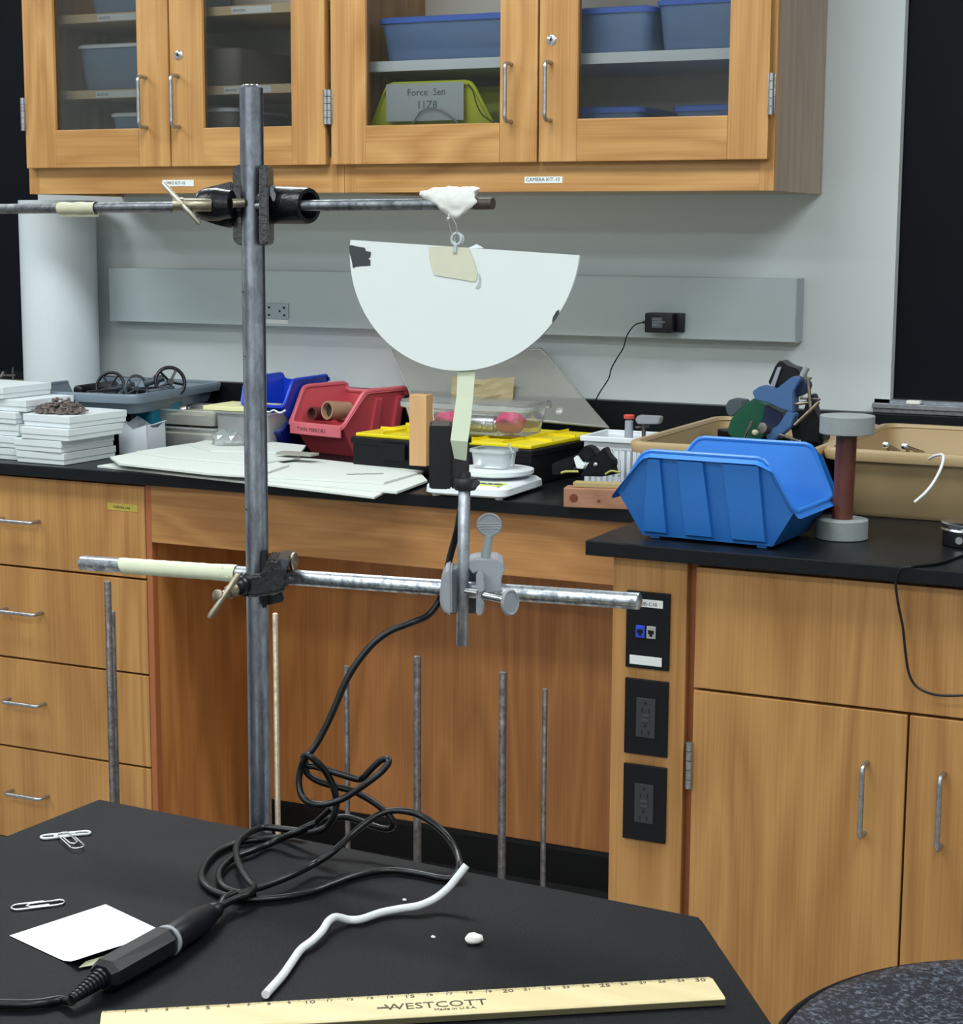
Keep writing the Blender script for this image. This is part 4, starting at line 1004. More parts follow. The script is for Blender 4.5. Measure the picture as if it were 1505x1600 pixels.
# screws showing above the second tote's rim
for (hx_, hy_, tx_, ty_, lbl) in ((1384, 696, 1402, 711, 'chrome-headed clamp screw inside the second tote, the one further left'), (1413, 697, 1440, 713, 'chrome-headed clamp screw inside the second tote, nearer the white strap')):
    pass
for (h_, e_, e2, lbl) in (((-0.2884, -0.5458, 1.045), (-0.294, -0.4183, 1.0199), (-0.298, -0.4656, 1.0167), 'chrome-headed clamp screw inside the second tan tote, nearer the grey disc weight'), ((-0.2547, -0.5521, 1.0453), (-0.253, -0.3993, 1.0167), (-0.267, -0.451, 1.0157), 'chrome-headed clamp screw inside the second tan tote, nearer the white strap')):
    t = thing('clamp_screw', lbl, 'screw', h_); h_, e_, e2 = Vector(h_), Vector(e_), Vector(e2); n_ = (h_ - e_).normalized()
    bm = new(); lathe(bm, h_, [(.004, -.003), (.0062, -.002), (.0062, .001), (.004, .003), (.001, .0035)], n_, 16); obj('screw_head', bm, CHROME, t, 40)
    bm = new(); cyl(bm, h_ - n_ * .002, e_, .0035, seg=12); cyl(bm, h_ - n_ * .02, e2, .003, seg=12); cyl(bm, e_, e_ + Vector((.0, .01, -.10)), .004, seg=12); obj('screw_shank', bm, BRASSY, t, 50)

# heap of clamps in the first tote
def cshape(label, pts, y, th, mat, nm='bench_clamp', bev=.002, extra=None):
    t = thing(nm, label, 'clamp', pts[0]); bm = new(); prism(bm, pts, (0, th, 0), bev=bev); obj('clamp_frame', bm, mat, t)
    if extra: extra(t)
    return t
def screw(t, a, b, r, hr=None, mat=BRASSY, name='clamp_screw'):
    bm = new(); cyl(bm, a, b, r, seg=12)
    if hr: d, u, v = frame_of(Vector(b) - Vector(a)); lathe(bm, b, [(hr * .6, -.002), (hr, -.001), (hr, .002), (hr * .5, .003)], d, 16)
    obj(name, bm, mat, t, 45)
cshape('green enamelled clamp block at the left of the heap in the tan tote', [(-0.6483, -0.3, 1.05), (-0.6257, -0.3, 1.0747), (-0.6031, -0.3, 1.0931), (-0.5746, -0.3, 1.0771), (-0.5697, -0.3, 1.0414), (-0.5879, -0.3, 1.0094), (-0.6367, -0.3, 1.0068), (-0.6554, -0.3, 1.0246)], -.30, .07, PGREEN,
       extra=lambda t: (screw(t, (-0.6142, -0.315, 1.0145), (-0.5968, -0.325, 1.0511), .0032, None, CHROME), screw(t, (-0.598, -0.31, 1.0223), (-0.5895, -0.33, 1.0297), .003, .006)))
cshape('steel-blue forked clamp lying across the middle of the heap in the tan tote', [(-0.5889, -0.36, 1.1107), (-0.5729, -0.36, 1.1223), (-0.5453, -0.36, 1.115), (-0.5235, -0.36, 1.1328), (-0.5115, -0.36, 1.1428), (-0.4965, -0.36, 1.1362), (-0.5081, -0.36, 1.1141), (-0.5069, -0.36, 1.0744), (-0.5293, -0.36, 1.0794), (-0.557, -0.36, 1.0902), (-0.5822, -0.36, 1.0952)], -.36, .04, PBCL,
       extra=lambda t: screw(t, (-0.5126, -0.35, 1.089), (-0.4734, -0.35, 1.0956), .003))
cshape('dark clamp with a grey jaw plate at the peak of the heap', [(-0.576, -0.3, 1.1239), (-0.5619, -0.3, 1.1588), (-0.5533, -0.3, 1.1677), (-0.5366, -0.3, 1.1573), (-0.519, -0.3, 1.1531), (-0.5097, -0.3, 1.1363), (-0.518, -0.3, 1.1238), (-0.5407, -0.3, 1.1265), (-0.5604, -0.3, 1.1098)], -.30, .045, IRON,
       extra=lambda t: (lambda bm: (prism(bm, [(-0.5687, -0.307, 1.1198), (-0.5559, -0.307, 1.1546), (-0.5484, -0.307, 1.1561), (-0.561, -0.307, 1.1164)], (0, .006, 0)), obj('jaw_plate', bm, GREYCAST, t)))(new()))
cshape('steel-blue clamp arm sloping down to a round nut in the tan tote', [(-0.5329, -0.37, 1.0499), (-0.5165, -0.37, 1.0784), (-0.5002, -0.37, 1.072), (-0.5081, -0.37, 1.0475), (-0.5322, -0.37, 1.0269), (-0.5444, -0.37, 1.0189), (-0.5571, -0.37, 1.0255), (-0.55, -0.37, 1.0405)], -.37, .03, PBCL,
       extra=lambda t: (screw(t, (-0.5505, -0.36, 1.0395), (-0.5581, -0.385, 1.0451), .008, .0105, STEEL_T, 'round_nut'), screw(t, (-0.527, -0.38, 1.0342), (-0.4872, -0.38, 1.023), .0032, .0045, STEEL_T)))
cshape('dark blue clamp body behind the steel-blue arms', [(-0.5709, -0.33, 1.0847), (-0.5378, -0.33, 1.0703), (-0.532, -0.33, 1.0461), (-0.5581, -0.33, 1.0362), (-0.5798, -0.33, 1.045)], -.33, .05, PBCD)
cshape('blue clamp bulge beside the tall thumbscrew', [(-0.517, -0.34, 1.1364), (-0.4998, -0.34, 1.1395), (-0.487, -0.34, 1.1255), (-0.4915, -0.34, 1.1109), (-0.5084, -0.34, 1.1005), (-0.5212, -0.34, 1.112)], -.34, .04, PBCD,
       extra=lambda t: (screw(t, (-0.5002, -0.33, 1.1412), (-0.4921, -0.33, 1.1584), .0065, None, GREYCAST, 'clamp_knob')))
t = thing('thumbscrew_clamp', 'tall brass-brown thumbscrew clamp at the right of the heap in the tan tote', 'clamp', (-0.4797, -0.35, 1.0989))
screw(t, (-0.4739, -0.36, 1.082), (-0.4807, -0.36, 1.1393), .0032, .007, BRASSY); screw(t, (-0.4968, -0.355, 1.1022), (-0.4576, -0.355, 1.1015), .0022, None, STEEL_T); screw(t, (-0.498, -0.38, 1.0537), (-0.4532, -0.38, 1.0989), .003, None, BRASSY)
bm = new(); prism(bm, [(-0.4901, -0.35, 1.0804), (-0.4825, -0.35, 1.1096), (-0.4738, -0.35, 1.1076), (-0.4705, -0.35, 1.0813), (-0.4575, -0.35, 1.0578), (-0.4586, -0.35, 1.0191), (-0.493, -0.35, 1.0172), (-0.4966, -0.35, 1.051)], (0, .04, 0), bev=.002); obj('clamp_frame', bm, IRON, t)
cshape('dark clamp foot poking out left of the green block', [(-0.6703, -0.27, 1.0727), (-0.6615, -0.27, 1.0857), (-0.6354, -0.27, 1.0831), (-0.6325, -0.27, 1.0719), (-0.6553, -0.27, 1.0507), (-0.6659, -0.27, 1.0552)], -.27, .05, plain('grey_green_iron', (66, 78, 84), .45))
cshape('black clamp jaw at the lower right of the heap in the tan tote', [(-0.5166, -0.34, 1.0442), (-0.4997, -0.34, 1.0609), (-0.4626, -0.34, 1.0566), (-0.4516, -0.34, 1.0209), (-0.5107, -0.34, 1.0152)], -.34, .05, IRON)
for i, (x, y) in enumerate(((-.64, -.40), (-.60, -.25), (-.52, -.42), (-.50, -.22), (-.66, -.16))):
    bm = new(); box(bm, -.05, .05, -.04, .04, 0, .07, .006, M=Matrix.Translation((x, y, CT + .012)) @ Matrix.Rotation(i * .7, 4, 'Z'))
    box(bm, -.02, .03, -.05, .05, .06, .09, .004, M=Matrix.Translation((x, y, CT + .012)) @ Matrix.Rotation(i * 1.1, 4, 'Z'))
    tag(obj('iron_clamp', bm, IRON), 'black iron clamp buried at the bottom of the tan tote', 'clamp', 'clamps hidden low in the tan tote')

# ------------------------------------------------------------------ dumbbell weight
qb = Vector((-0.2937, -0.7885, 0.914)); R_ = Vector((-0.2605, -0.754, 0.9295)) - Vector((-0.3364, -0.7902, 0.9291)); rb = R_.length / 2
qd = Vector((qb.x, qb.y, CT)) + Vector((-.0085, .012, 0))
dd_ = (qd - CAMP).dot(CF)
t = thing('disc_weight', 'two grey discs joined by a dark brown rod, standing on end beside the blue bin', 'weight', qd)
zb0 = CT + .0005; 
rb = 40.5 / 2853.45 * dd_; rt = 42.5 / 2853.45 * (dd_ - .02)
H_ = ((-0.2958, -0.7956, 1.112)[2] - CT)
bm = new(); lathe(bm, (qd.x, qd.y, zb0), [(rb - .001, 0), (rb, .001), (rb, .031), (rb - .001, .032)], (0, 0, 1), 40); obj('lower_disc', bm, GREYDISC, t, 40)
zt0 = (-0.2416, -1.0063, 1.1)[2]
zt_b = CAMP.z + (dd_ - .02) * (-.1525 - .98829 * 0) 
def zat(py, d): return CAMP.z + d * (CF.z + CU.z * (800 - py) / 2853.4546 + CR.z * (1320 - 752.5) / 2853.4546)
z1_, z2_ = zat(678, dd_ - rb * .8), zat(646, dd_ - rb * .1)
bm = new(); lathe(bm, (qd.x + .003, qd.y, z1_), [(rt - .001, 0), (rt, .001), (rt, z2_ - z1_ - .001), (rt - .001, z2_ - z1_)], (0, 0, 1), 40); obj('upper_disc', bm, GREYDISC, t, 40)
bm = new(); cyl(bm, (qd.x, qd.y, zb0 + .032), (qd.x + .003, qd.y, z1_), 16 / 2853.45 * dd_, seg=28); obj('brown_rod', bm, BROWNROD, t, 50)

# tin at the right edge
q = (-0.1027, -0.7525, 0.914)
t = thing('metal_tin', 'dark round tin with a chrome lid at the right end of the countertop', 'tin', (q[0], q[1], CT))
bm = new(); lathe(bm, (q[0], q[1], CT + .0005), [(.038, 0), (.04, .001), (.04, .022), (.039, .024)], (0, 0, 1), 36); obj('tin_body', bm, PBLK, t, 40)
bm = new(); lathe(bm, (q[0], q[1], CT + .0245), [(.041, 0), (.043, .002), (.041, .005), (.0435, .008), (.0435, .013), (.041, .014)], (0, 0, 1), 36); obj('tin_lid', bm, CHROME, t, 40)
bm = new(); cyl(bm, (q[0] - .005, q[1] - .041, CT + .014), (q[0] - .005, q[1] - .047, CT + .014), .006, seg=14); obj('tin_latch', bm, CHROME, t, 40)
# cable over the counter edge
zc_ = CT + .0022
bm = new()
pts = [Vector(p) for p in [(-0.05, -0.7785, 0.916), (-0.0887, -0.8629, 0.916), (-0.1061, -0.946, 0.916), (-0.1276, -0.9809, 0.916), (-0.1425, -1.0004, 0.916)]] + [Vector(p) for p in [(-0.1545, -0.997, 0.9115), (-0.1599, -0.997, 0.9003), (-0.1612, -0.997, 0.8855), (-0.1562, -0.997, 0.8565), (-0.1481, -0.997, 0.8228), (-0.144, -0.997, 0.7936), (-0.1367, -0.997, 0.7548), (-0.1243, -0.997, 0.7344), (-0.1018, -0.997, 0.7251), (-0.078, -0.997, 0.7249), (-0.0405, -0.997, 0.7302)]]
tube(bm, smooth_path(pts, 5), .0021, 8)
tag(obj('black_cable', bm, CORD, None, 60), 'thin black cable draped over the edge of the right countertop and down the oak front', 'cable')
# ------------------------------------------------------------------ foreground table
T = 1.028
t = thing('lab_table', 'black-topped lab table in the foreground with angled corners', 'table', (0, -3.1, 0))
tp = [(-1.1, -2.822), (-.318, -2.822), (-.312, -2.734), (.125, -2.759), (.62, -3.52), (.62, -3.56), (-1.1, -3.56)]
bm = new(); prism(bm, [(x, y, T - .025) for x, y in tp], (0, 0, .025), bev=.0015); obj('table_top', bm, EPOXY_T, t)
bm = new(); prism(bm, [(-1.0, -2.95, T - .1), (.10, -2.93, T - .1), (.42, -3.45, T - .1), (-1.0, -3.45, T - .1)], (0, 0, .0745)); obj('table_frame', bm, PBLK, t)
for (x, y) in ((-.95, -3.0), (.06, -2.98), (-.95, -3.42), (.36, -3.42)):
    bm = new(); box(bm, x - .025, x + .025, y - .025, y + .025, .0005, T - .1005, .003); obj('leg', bm, PBLK, t)

# ------------------------------------------------------------------ main stand
FX, FY = (-0.1895, -2.7365, 1.028)[0], (-0.1895, -2.7365, 1.028)[1] + .0105
LEAN = .004
def stand_at(z): return Vector((FX + (z - T) * .004, FY, z))
t = thing('support_stand', 'tall thick steel rod stand rising behind the table edge', 'stand', (FX, FY, 0))
RT = Vector((FX, FY, 0)); topz = (-0.1922, -2.725, 1.498)[2]
bm = new(); cyl(bm, (FX, FY, .03), stand_at(topz), .0073, .0073, 40, bev=.0014)
for (zz, a_) in ((1.372, -2.1), (1.332, -1.9), (1.235, -2.0), (1.29, -1.2)):
    p = stand_at(zz) + Vector((math.cos(a_), math.sin(a_), 0)) * .0071; lathe(bm, p, [(.0007, 0), (.0005, .0003)], (math.cos(a_), math.sin(a_), 0), 8, mi=1)
obj('thick_rod', bm, [STEEL_D, MARK], t, 40)
bm = new(); cyl(bm, stand_at(topz - .0016), stand_at(topz + .0004), .0061, .0052, 36); obj('rod_tip', bm, CHROME, t, 30)
bm = new(); box(bm, FX - .06, FX + .06, FY - .03, FY + .05, .0005, .03, .004); obj('stand_base', bm, IRON, t)
# thin rods rising behind the table, in one block on the floor
RY = -2.60
rods = [(168, 908, 174, 1250, 5.5, 'taller of the two rods close together at the left corner of the table'), (173, 955, 177, 1251, 4.5, 'shorter of the two rods close together at the left corner of the table'),
        (430, 958, 436, 1298, 4.5, 'bright thin rod just right of the thick stand rod'), (540, 1040, 546, 1322, 4.2, 'faint thin rod behind the tangled black cord'),
        (652, 1025, 654, 1342, 6.2, 'grey rod under the grey clamp, in front of the kneehole'), (786, 1050, 784, 1366, 6.2, 'grey rod to the right below the end of the grey clamp screw'), (852, 1076, 845, 1382, 4.2, 'rightmost and shortest thin rod behind the table')]
RP = [((-0.4019, -2.6, 1.1474), (-0.4038, -2.6, 0.9756)), ((-0.4095, -2.585, 1.1207), (-0.4125, -2.585, 0.9696)), ((-0.2538, -2.6, 1.1369), (-0.2529, -2.6, 0.9737)), ((-0.1949, -2.6, 1.1044), (-0.1935, -2.6, 0.9711)), ((-0.1383, -2.6, 1.1174), (-0.1376, -2.6, 0.9702)), ((-0.0724, -2.6, 1.1133), (-0.0723, -2.6, 0.9694)), ((-0.041, -2.6, 1.1052), (-0.0428, -2.6, 0.9668))]
WARM = metal('warm_bright_rod', (214, 200, 176), (176, 160, 138), .4, 200)
for (r_, (a_, b_3)) in zip(rods, RP):
    a_, b_3 = Vector(a_), Vector(b_3); d = (b_3 - a_); e = a_ + d * ((a_.z - .03) / (a_.z - b_3.z))
    e.x = a_.x + (e.x - a_.x) * .35 + (b_3.x - a_.x) * .0
    e = Vector((b_3.x, a_.y, .03))
    rad_ = r_[4] / 2853.45 * (a_ - CAMP).dot(CF)
    t = thing('thin_rod_stand', r_[5], 'rod', (e.x, e.y, 0))
    bm = new(); cyl(bm, e, a_, rad_, seg=16, bev=.0006); obj('thin_rod', bm, WARM if r_[0] == 430 else STEEL_T, t, 50)
    bm = new(); lathe(bm, (e.x, e.y, .0005), [(.007, 0), (.007, .012), (.005, .02), (.004, .03)], (0, 0, 1), 24) if r_[0] in (168, 173, 852) else lathe(bm, (e.x, e.y, .0005), [(.022, 0), (.022, .012), (.012, .02), (.008, .03)], (0, 0, 1), 24)
    obj('rod_foot', bm, IRON, t, 40)
    if r_[0] == 173:
        pass

# ------------------------------------------------------------------ upper cross rod, tape, clay
ua, ub = Vector((-0.4813, -2.7135, 1.4227)), Vector((-0.018, -2.7367, 1.426))
um = Vector((-0.1958, -2.7206, 1.4252))
t = thing('cross_rod', 'upper horizontal steel rod ending in the white clay', 'rod', ua)
bm = new(); cyl(bm, ua, ub, .0033, seg=28, bev=.0006); obj('rod_bar', bm, metal('grey_rod_steel', (150, 154, 158), (92, 94, 100), .38, 160, (1, 1, 1), (.35, .62)), t, 50)
ud = (ub - ua).normalized()
def upt(px):   # point on the upper rod's axis under a picture column
    s0, s1 = 0., 1.
    for _ in range(40):
        m_ = (s0 + s1) / 2; p = ua + (ub - ua) * m_; d = p - CAMP; x = 752.5 + 2853.45 * d.dot(CR) / d.dot(CF)
        if x < px: s0 = m_
        else: s1 = m_
    return ua + (ub - ua) * s0
bm = new(); p0, p1 = upt(742), upt(769); cyl(bm, p0, p1 + ud * .0006, .00345, seg=24); obj('rusty_end', bm, plain('rusty_steel', (82, 70, 66), .55, metal=.5, noise_amt=.35, nscale=300), t, 50)
p0, p1 = upt(93), upt(151)
bm = new(); n = 22; R = []
_, u, v = frame_of(ud)
for k in range(9):
    p = p0 + (p1 - p0) * k / 8; w_ = 1 + .08 * math.sin(k * 1.7)
    R.append(ring(bm, p, u, v, .0038 * w_, .0038 * w_, n))
for a_, b_3 in zip(R, R[1:]): bridge(bm, a_, b_3)
box(bm, p0.x, p1.x, p0.y - .0005, p0.y + .0005, p0.z - .0055, p0.z - .003, M=None)
o = tag(obj('tape_wrap', bm, TAPE, None, 60), 'short cream tape wrap around the upper horizontal rod', 'tape')
# clay lump
t = thing('clay_lump', 'white modelling clay moulded around the upper rod, holding the half disc', 'clay', upt(705))
bm = new(); R = []
secs = [(657, 304, 2, 2), (664, 304.5, 6, 5), (672, 306, 10, 8), (682, 309, 15, 11), (692, 312, 19, 13), (702, 316, 22, 14), (712, 317, 23, 14), (722, 316, 22, 13), (730, 313, 19, 12), (737, 310, 15, 10), (742, 304, 10, 8), (746, 301, 5, 4)]
for (px, py, rz, ry) in secs:
    p = upt(px); d_c = (p - CAMP).dot(CF); k_ = d_c / 2853.45
    pc_y = 325 - (px + 150) * 10 / 920 * 0
    d = p - CAMP; ycur = 800 - 2853.45 * d.dot(CU) / d.dot(CF)
    c_ = p + CU * (ycur - py) * k_ - CF * .002
    R.append(ring(bm, c_, CU, CF, rz * k_, max(ry * k_, .0012), 22))
for a_, b_3 in zip(R, R[1:]): bridge(bm, a_, b_3)
cap(bm, R[0]); cap(bm, R[-1], True)
for v_ in bm.verts:
    n_ = noise.noise(v_.co * 190) * .0011 + noise.noise(v_.co * 90) * .0012; v_.co += Vector((n_, n_ * .5, n_))
bmesh.ops.subdivide_edges(bm, edges=bm.edges[:], cuts=1, use_grid_fill=True)
for v_ in bm.verts:
    v_.co += Vector((noise.noise(v_.co * 260), noise.noise(v_.co * 240 + Vector((5, 0, 0))), noise.noise(v_.co * 300 + Vector((0, 7, 0))))) * .0011
    e_ = (v_.co - upt(730)).dot(ud)
    if e_ > 0: v_.co += ud * noise.noise(Vector((0, v_.co.y, v_.co.z)) * 330) * min(e_, .006) * 1.1
obj('clay_body', bm, CLAY, t, 80)
bm = new(); p = upt(702) 
tube(bm, smooth_path([(-0.0413, -2.7486, 1.4215), (-0.0405, -2.7486, 1.4186), (-0.041, -2.7492, 1.4168), (-0.0398, -2.7484, 1.4179)], 4), .0006, 6); obj('buried_clip', bm, CLIPM, t, 60)

# ------------------------------------------------------------------ half disc
C0 = Vector((-0.0356, -2.7404, 1.4009)); rD = .0675
e1 = (CR * math.cos(math.radians(19)) - CF * math.sin(math.radians(19))).normalized()
th = math.radians(6.3)
E1 = (e1 * math.cos(th) - CU * math.sin(th)).normalized()
E2 = -(e1 * math.sin(th) + CU * math.cos(th)).normalized()      # down in the disc's plane
rD = 180.5 / 2853.45 * 1.06 / math.cos(math.radians(19))
NN = E1.cross(E2).normalized()
if NN.dot(CF) > 0: NN = -NN     # towards the camera
t = thing('half_disc', 'white half disc hanging flat side up below the clay', 'disc', C0)
bm = new(); pts = [C0 + E1 * rD * math.cos(a_ * math.pi / 56) + E2 * rD * 1.01 * math.sin(a_ * math.pi / 56) for a_ in range(57)]
prism(bm, pts, -NN * .0022); obj('disc_plate', bm, plain('disc_white', (214, 221, 218), .55, noise_amt=.02, nscale=25), t)
def onD(px, py):
    d = CF + CR * (px - 752.5) / 2853.4546 + CU * (800 - py) / 2853.4546
    s = (C0 - CAMP).dot(NN) / d.dot(NN); return CAMP + d * s
def patch(name, pl, mat, lift=.0003, th_=.0002, par=None):
    bm = new(); prism(bm, [onD(*p) + NN * lift for p in pl], -NN * th_); return obj(name, bm, mat, par)
patch('marker_patch', [(546, 384), (550, 383), (557, 385), (570, 387), (572, 392), (580, 394), (579, 402), (575, 404), (579, 406), (579, 415), (562, 416), (556, 417), (552, 419), (550, 408), (547, 396)], MARK, par=t)
patch('marker_patch', [(870, 486), (874, 484), (874, 490), (870, 497), (866, 502), (863, 504), (864, 496)], MARK, par=t)
patch('tape_piece', [(671, 386), (700, 385), (733, 388), (742, 410), (747, 428), (744, 440), (738, 440), (716, 436), (690, 432), (679, 430), (672, 405)], TAPE0, .0006, .0002, t)
patch('tape_piece', [(731, 387), (744, 381), (755, 387)], WHITEP, -.001, .0003, t)
patch('nick', [(749, 427), (752, 436), (751, 448), (747, 452), (743, 450), (748, 442)], plain('nick_grey', (172, 178, 180), .7), .00035, .0002, t)
# eyelet and thread
pe = onD(714, 374) + NN * .0008
bm = new(); tube(bm, [pe + E1 * .0029 * math.cos(a_ * .3927) + E2 * .0034 * math.sin(a_ * .3927) for a_ in range(16)], .0009, 8, closed=True)
tube(bm, [pe + E1 * .001 + E1 * .0029 * math.cos(a_ * .3927) + E2 * .0032 * math.sin(a_ * .3927) - NN * .0012 for a_ in range(16)], .0006, 8, closed=True)
cyl(bm, pe + E2 * .003, pe + E2 * .008, .0012, seg=8); obj('eyelet', bm, EYELET, t, 60)
bm = new(); tube(bm, smooth_path([Vector((-0.0396, -2.747, 1.419)), Vector((-0.0375, -2.7447, 1.4135)), pe + E2 * -.0026], 4), .00028, 6); tube(bm, smooth_path([Vector((-0.041, -2.7477, 1.419)), Vector((-0.0411, -2.7465, 1.4135)), Vector((-0.0401, -2.7436, 1.4077)), pe + E2 * -.002], 4), .00016, 6)
obj('hanging_thread', bm, THREAD, t, 60)
# strip hanging from the disc
bm = new(); s_ = [((713, 560), (743, 560), 0), ((712.5, 583), (740, 580), 0), ((711, 620), (737, 620), .0), ((706, 660), (734, 660), .001), ((703.5, 688), (730.5, 690), .002), ((704, 716), (722.5, 719.5), -.004)]
L_ = [(bm.verts.new(onD(*a_) - NN * (.0026 - k_)), bm.verts.new(onD(*b_3) - NN * (.0026 - k_))) for a_, b_3, k_ in s_]
for a_, b_3 in zip(L_, L_[1:]): bm.faces.new((a_[0], a_[1], b_3[1], b_3[0]))
tag(obj('paper_strip', bm, STRIPM, None, None, thick=.0004), 'narrow pale green strip stuck to the back of the half disc', 'strip')

# ------------------------------------------------------------------ upper black clamp
VF = Vector((-.43, .903, 0)); RH = Vector((.903, .43, 0))
UD = (stand_at(1.42) - CAMP).dot(CF)      # depth of the stand there
t = thing('rod_clamp', 'black cast-iron clamp joining the thick rod and the upper cross rod', 'clamp', stand_at(1.42))
bm = new(); prism(bm, [(-0.2037, -2.7237, 1.4486), (-0.2014, -2.7223, 1.4505), (-0.1851, -2.7146, 1.4502), (-0.1839, -2.7143, 1.4487), (-0.1799, -2.7203, 1.4021), (-0.1812, -2.7212, 1.4005), (-0.1855, -2.7234, 1.4001), (-0.1971, -2.7287, 1.4008), (-0.2002, -2.7297, 1.404)], VF * .010, bev=.0008)
obj('back_plate', bm, IRON, t)
bm = new(); prism(bm, [(-0.174, -2.74, 1.4477), (-0.1732, -2.7393, 1.4497), (-0.1701, -2.7378, 1.4493), (-0.1689, -2.7376, 1.4474), (-0.1654, -2.7435, 1.4031), (-0.1663, -2.7443, 1.4012), (-0.1698, -2.746, 1.4008), (-0.1708, -2.7462, 1.4023)], VF * .030, bev=.0008); obj('side_flange', bm, IRON, t)
bm = new(); prism(bm, [(-0.202, -2.7266, 1.4402), (-0.2137, -2.7327, 1.437), (-0.22, -2.7361, 1.435), (-0.2229, -2.7382, 1.4303), (-0.2223, -2.7394, 1.4216), (-0.2194, -2.7389, 1.4169), (-0.2084, -2.7343, 1.413), (-0.2, -2.7306, 1.4111)], VF * .009, bev=.0012); obj('wing', bm, IRON, t)
ba, bb = Vector((-0.2124, -2.7419, 1.4255)), Vector((-0.1949, -2.738, 1.4259))
bm = new(); lathe(bm, ba, [(.0055, -.004), (.0082, -.0032), (.0096, -.001), (.0102, .003), (.0102, .009), (.0092, .013), (.0085, (bb - ba).length)], bb - ba, 30); obj('screw_boss', bm, IRON, t, 40)
ca, cb_ = Vector((-0.1809, -2.719, 1.4258)), Vector((-0.1468, -2.7265, 1.425))
bm = new(); d, u, v = frame_of(cb_ - ca); L0 = (cb_ - ca).length
R = [ring(bm, ca + d * h, u, v, r, r, 34) for r, h in ((.0128, 0), (.0116, .006), (.0112, L0 - .002), (.0106, L0), (.0082, L0), (.0078, L0 - .003), (.0078, .004))]
for a_, b_3 in zip(R, R[1:]): bridge(bm, a_, b_3)
bridge(bm, R[-1], R[0]); obj('rod_socket', bm, IRON, t, 40)
bm = new(); prism(bm, [(-0.1713, -2.7339, 1.4364), (-0.1696, -2.733, 1.4371), (-0.1663, -2.7325, 1.431), (-0.1653, -2.7328, 1.4263), (-0.1674, -2.7338, 1.4263), (-0.1711, -2.7344, 1.4333)], VF * .004, bev=.0006); obj('cast_rib', bm, plain('worn_iron_edge', (52, 60, 74), .25), t)
sa, sb = Vector((-0.221, -2.7617, 1.4252)), Vector((-0.2019, -2.7499, 1.4251)); 
bm = new(); cyl(bm, sa, sb, .0039, seg=24, bev=.0006); cyl(bm, (-0.1941, -2.7398, 1.4263), (-0.1891, -2.7339, 1.4267), .0028, seg=20)
cyl(bm, sa - (sb - sa).normalized() * .001, sa + (sb - sa).normalized() * .005, .0044, seg=24); obj('screw', bm, BRASSY, t, 45)
bm = new(); ta, tb_ = Vector((-0.2273, -2.7647, 1.4383)), Vector((-0.2053, -2.7585, 1.4137)); cyl(bm, ta, tb_, .0017, seg=18, bev=.0004); o = obj('tee_bar', bm, metal('pale_tee_bar', (220, 214, 200), (190, 184, 170), .35), t, 45)

# ------------------------------------------------------------------ lower cross rod with tape, lower black clamp
la, lb_ = Vector((-0.3307, -2.7213, 1.1871)), Vector((0.0711, -2.722, 1.198))
t = thing('cross_rod', 'lower horizontal bright steel rod carrying the grey clamp', 'rod', la)
bm = new(); cyl(bm, la, lb_, .0050, seg=36, bev=.0006); obj('rod_bar', bm, STEEL_B, t, 50)
ldir = (lb_ - la).normalized()
def lpt(px):
    s0, s1 = 0., 1.
    for _ in range(40):
        m_ = (s0 + s1) / 2; p = la + (lb_ - la) * m_; d = p - CAMP; x = 752.5 + 2853.45 * d.dot(CR) / d.dot(CF)
        if x < px: s0 = m_
        else: s1 = m_
    return la + (lb_ - la) * s0
t = thing('tape_wrap', 'long pale masking tape wrap on the left part of the lower rod', 'tape', lpt(190))
bm = new(); R = []; p0, p1 = lpt(189), lpt(371); _, u, v = frame_of(ldir)
for k in range(25):
    p = p0 + (p1 - p0) * k / 24; w_ = .00535 * (1 + .03 * math.sin(k * 2.3)) * (1.06 if k > 20 else 1)
    R.append(ring(bm, p + (ldir * .002 * (1 if k == 0 else 0)), u, v, w_, w_, 30))
for k, v_ in enumerate(R[0]): v_.co += ldir * .0022 * math.sin(k * .21)
for a_, b_3 in zip(R, R[1:]): bridge(bm, a_, b_3)
obj('tape_layer', bm, TAPE2, t, 60)
bm = new(); tube(bm, [lpt(349) - CF * .0054 + CU * .004, lpt(352) - CF * .0056, lpt(357) - CF * .0055 - CU * .003], .0006, 6); obj('tape_fold', bm, TAPE2, t, 60)

SD = (stand_at(1.23) - CAMP).dot(CF)
t = thing('rod_clamp', 'black cast-iron clamp joining the thick rod and the lower cross rod', 'clamp', stand_at(1.22))
bm = new(); prism(bm, [(-0.1834, -2.7615, 1.1904), (-0.183, -2.7605, 1.1955), (-0.1814, -2.7593, 1.1978), (-0.1782, -2.7576, 1.199), (-0.1759, -2.7569, 1.1971), (-0.1716, -2.7548, 1.1971), (-0.1674, -2.7525, 1.1987), (-0.1637, -2.7503, 1.2015), (-0.1605, -2.7487, 1.2019), (-0.1539, -2.7458, 1.2004), (-0.1525, -2.7459, 1.1956), (-0.1527, -2.7471, 1.1893), (-0.1565, -2.7493, 1.187), (-0.1622, -2.7522, 1.1857), (-0.1682, -2.7554, 1.1841), (-0.1757, -2.759, 1.1841), (-0.1805, -2.761, 1.1852)], VF * .009, bev=.0022); obj('collar', bm, IRON, t, 60)
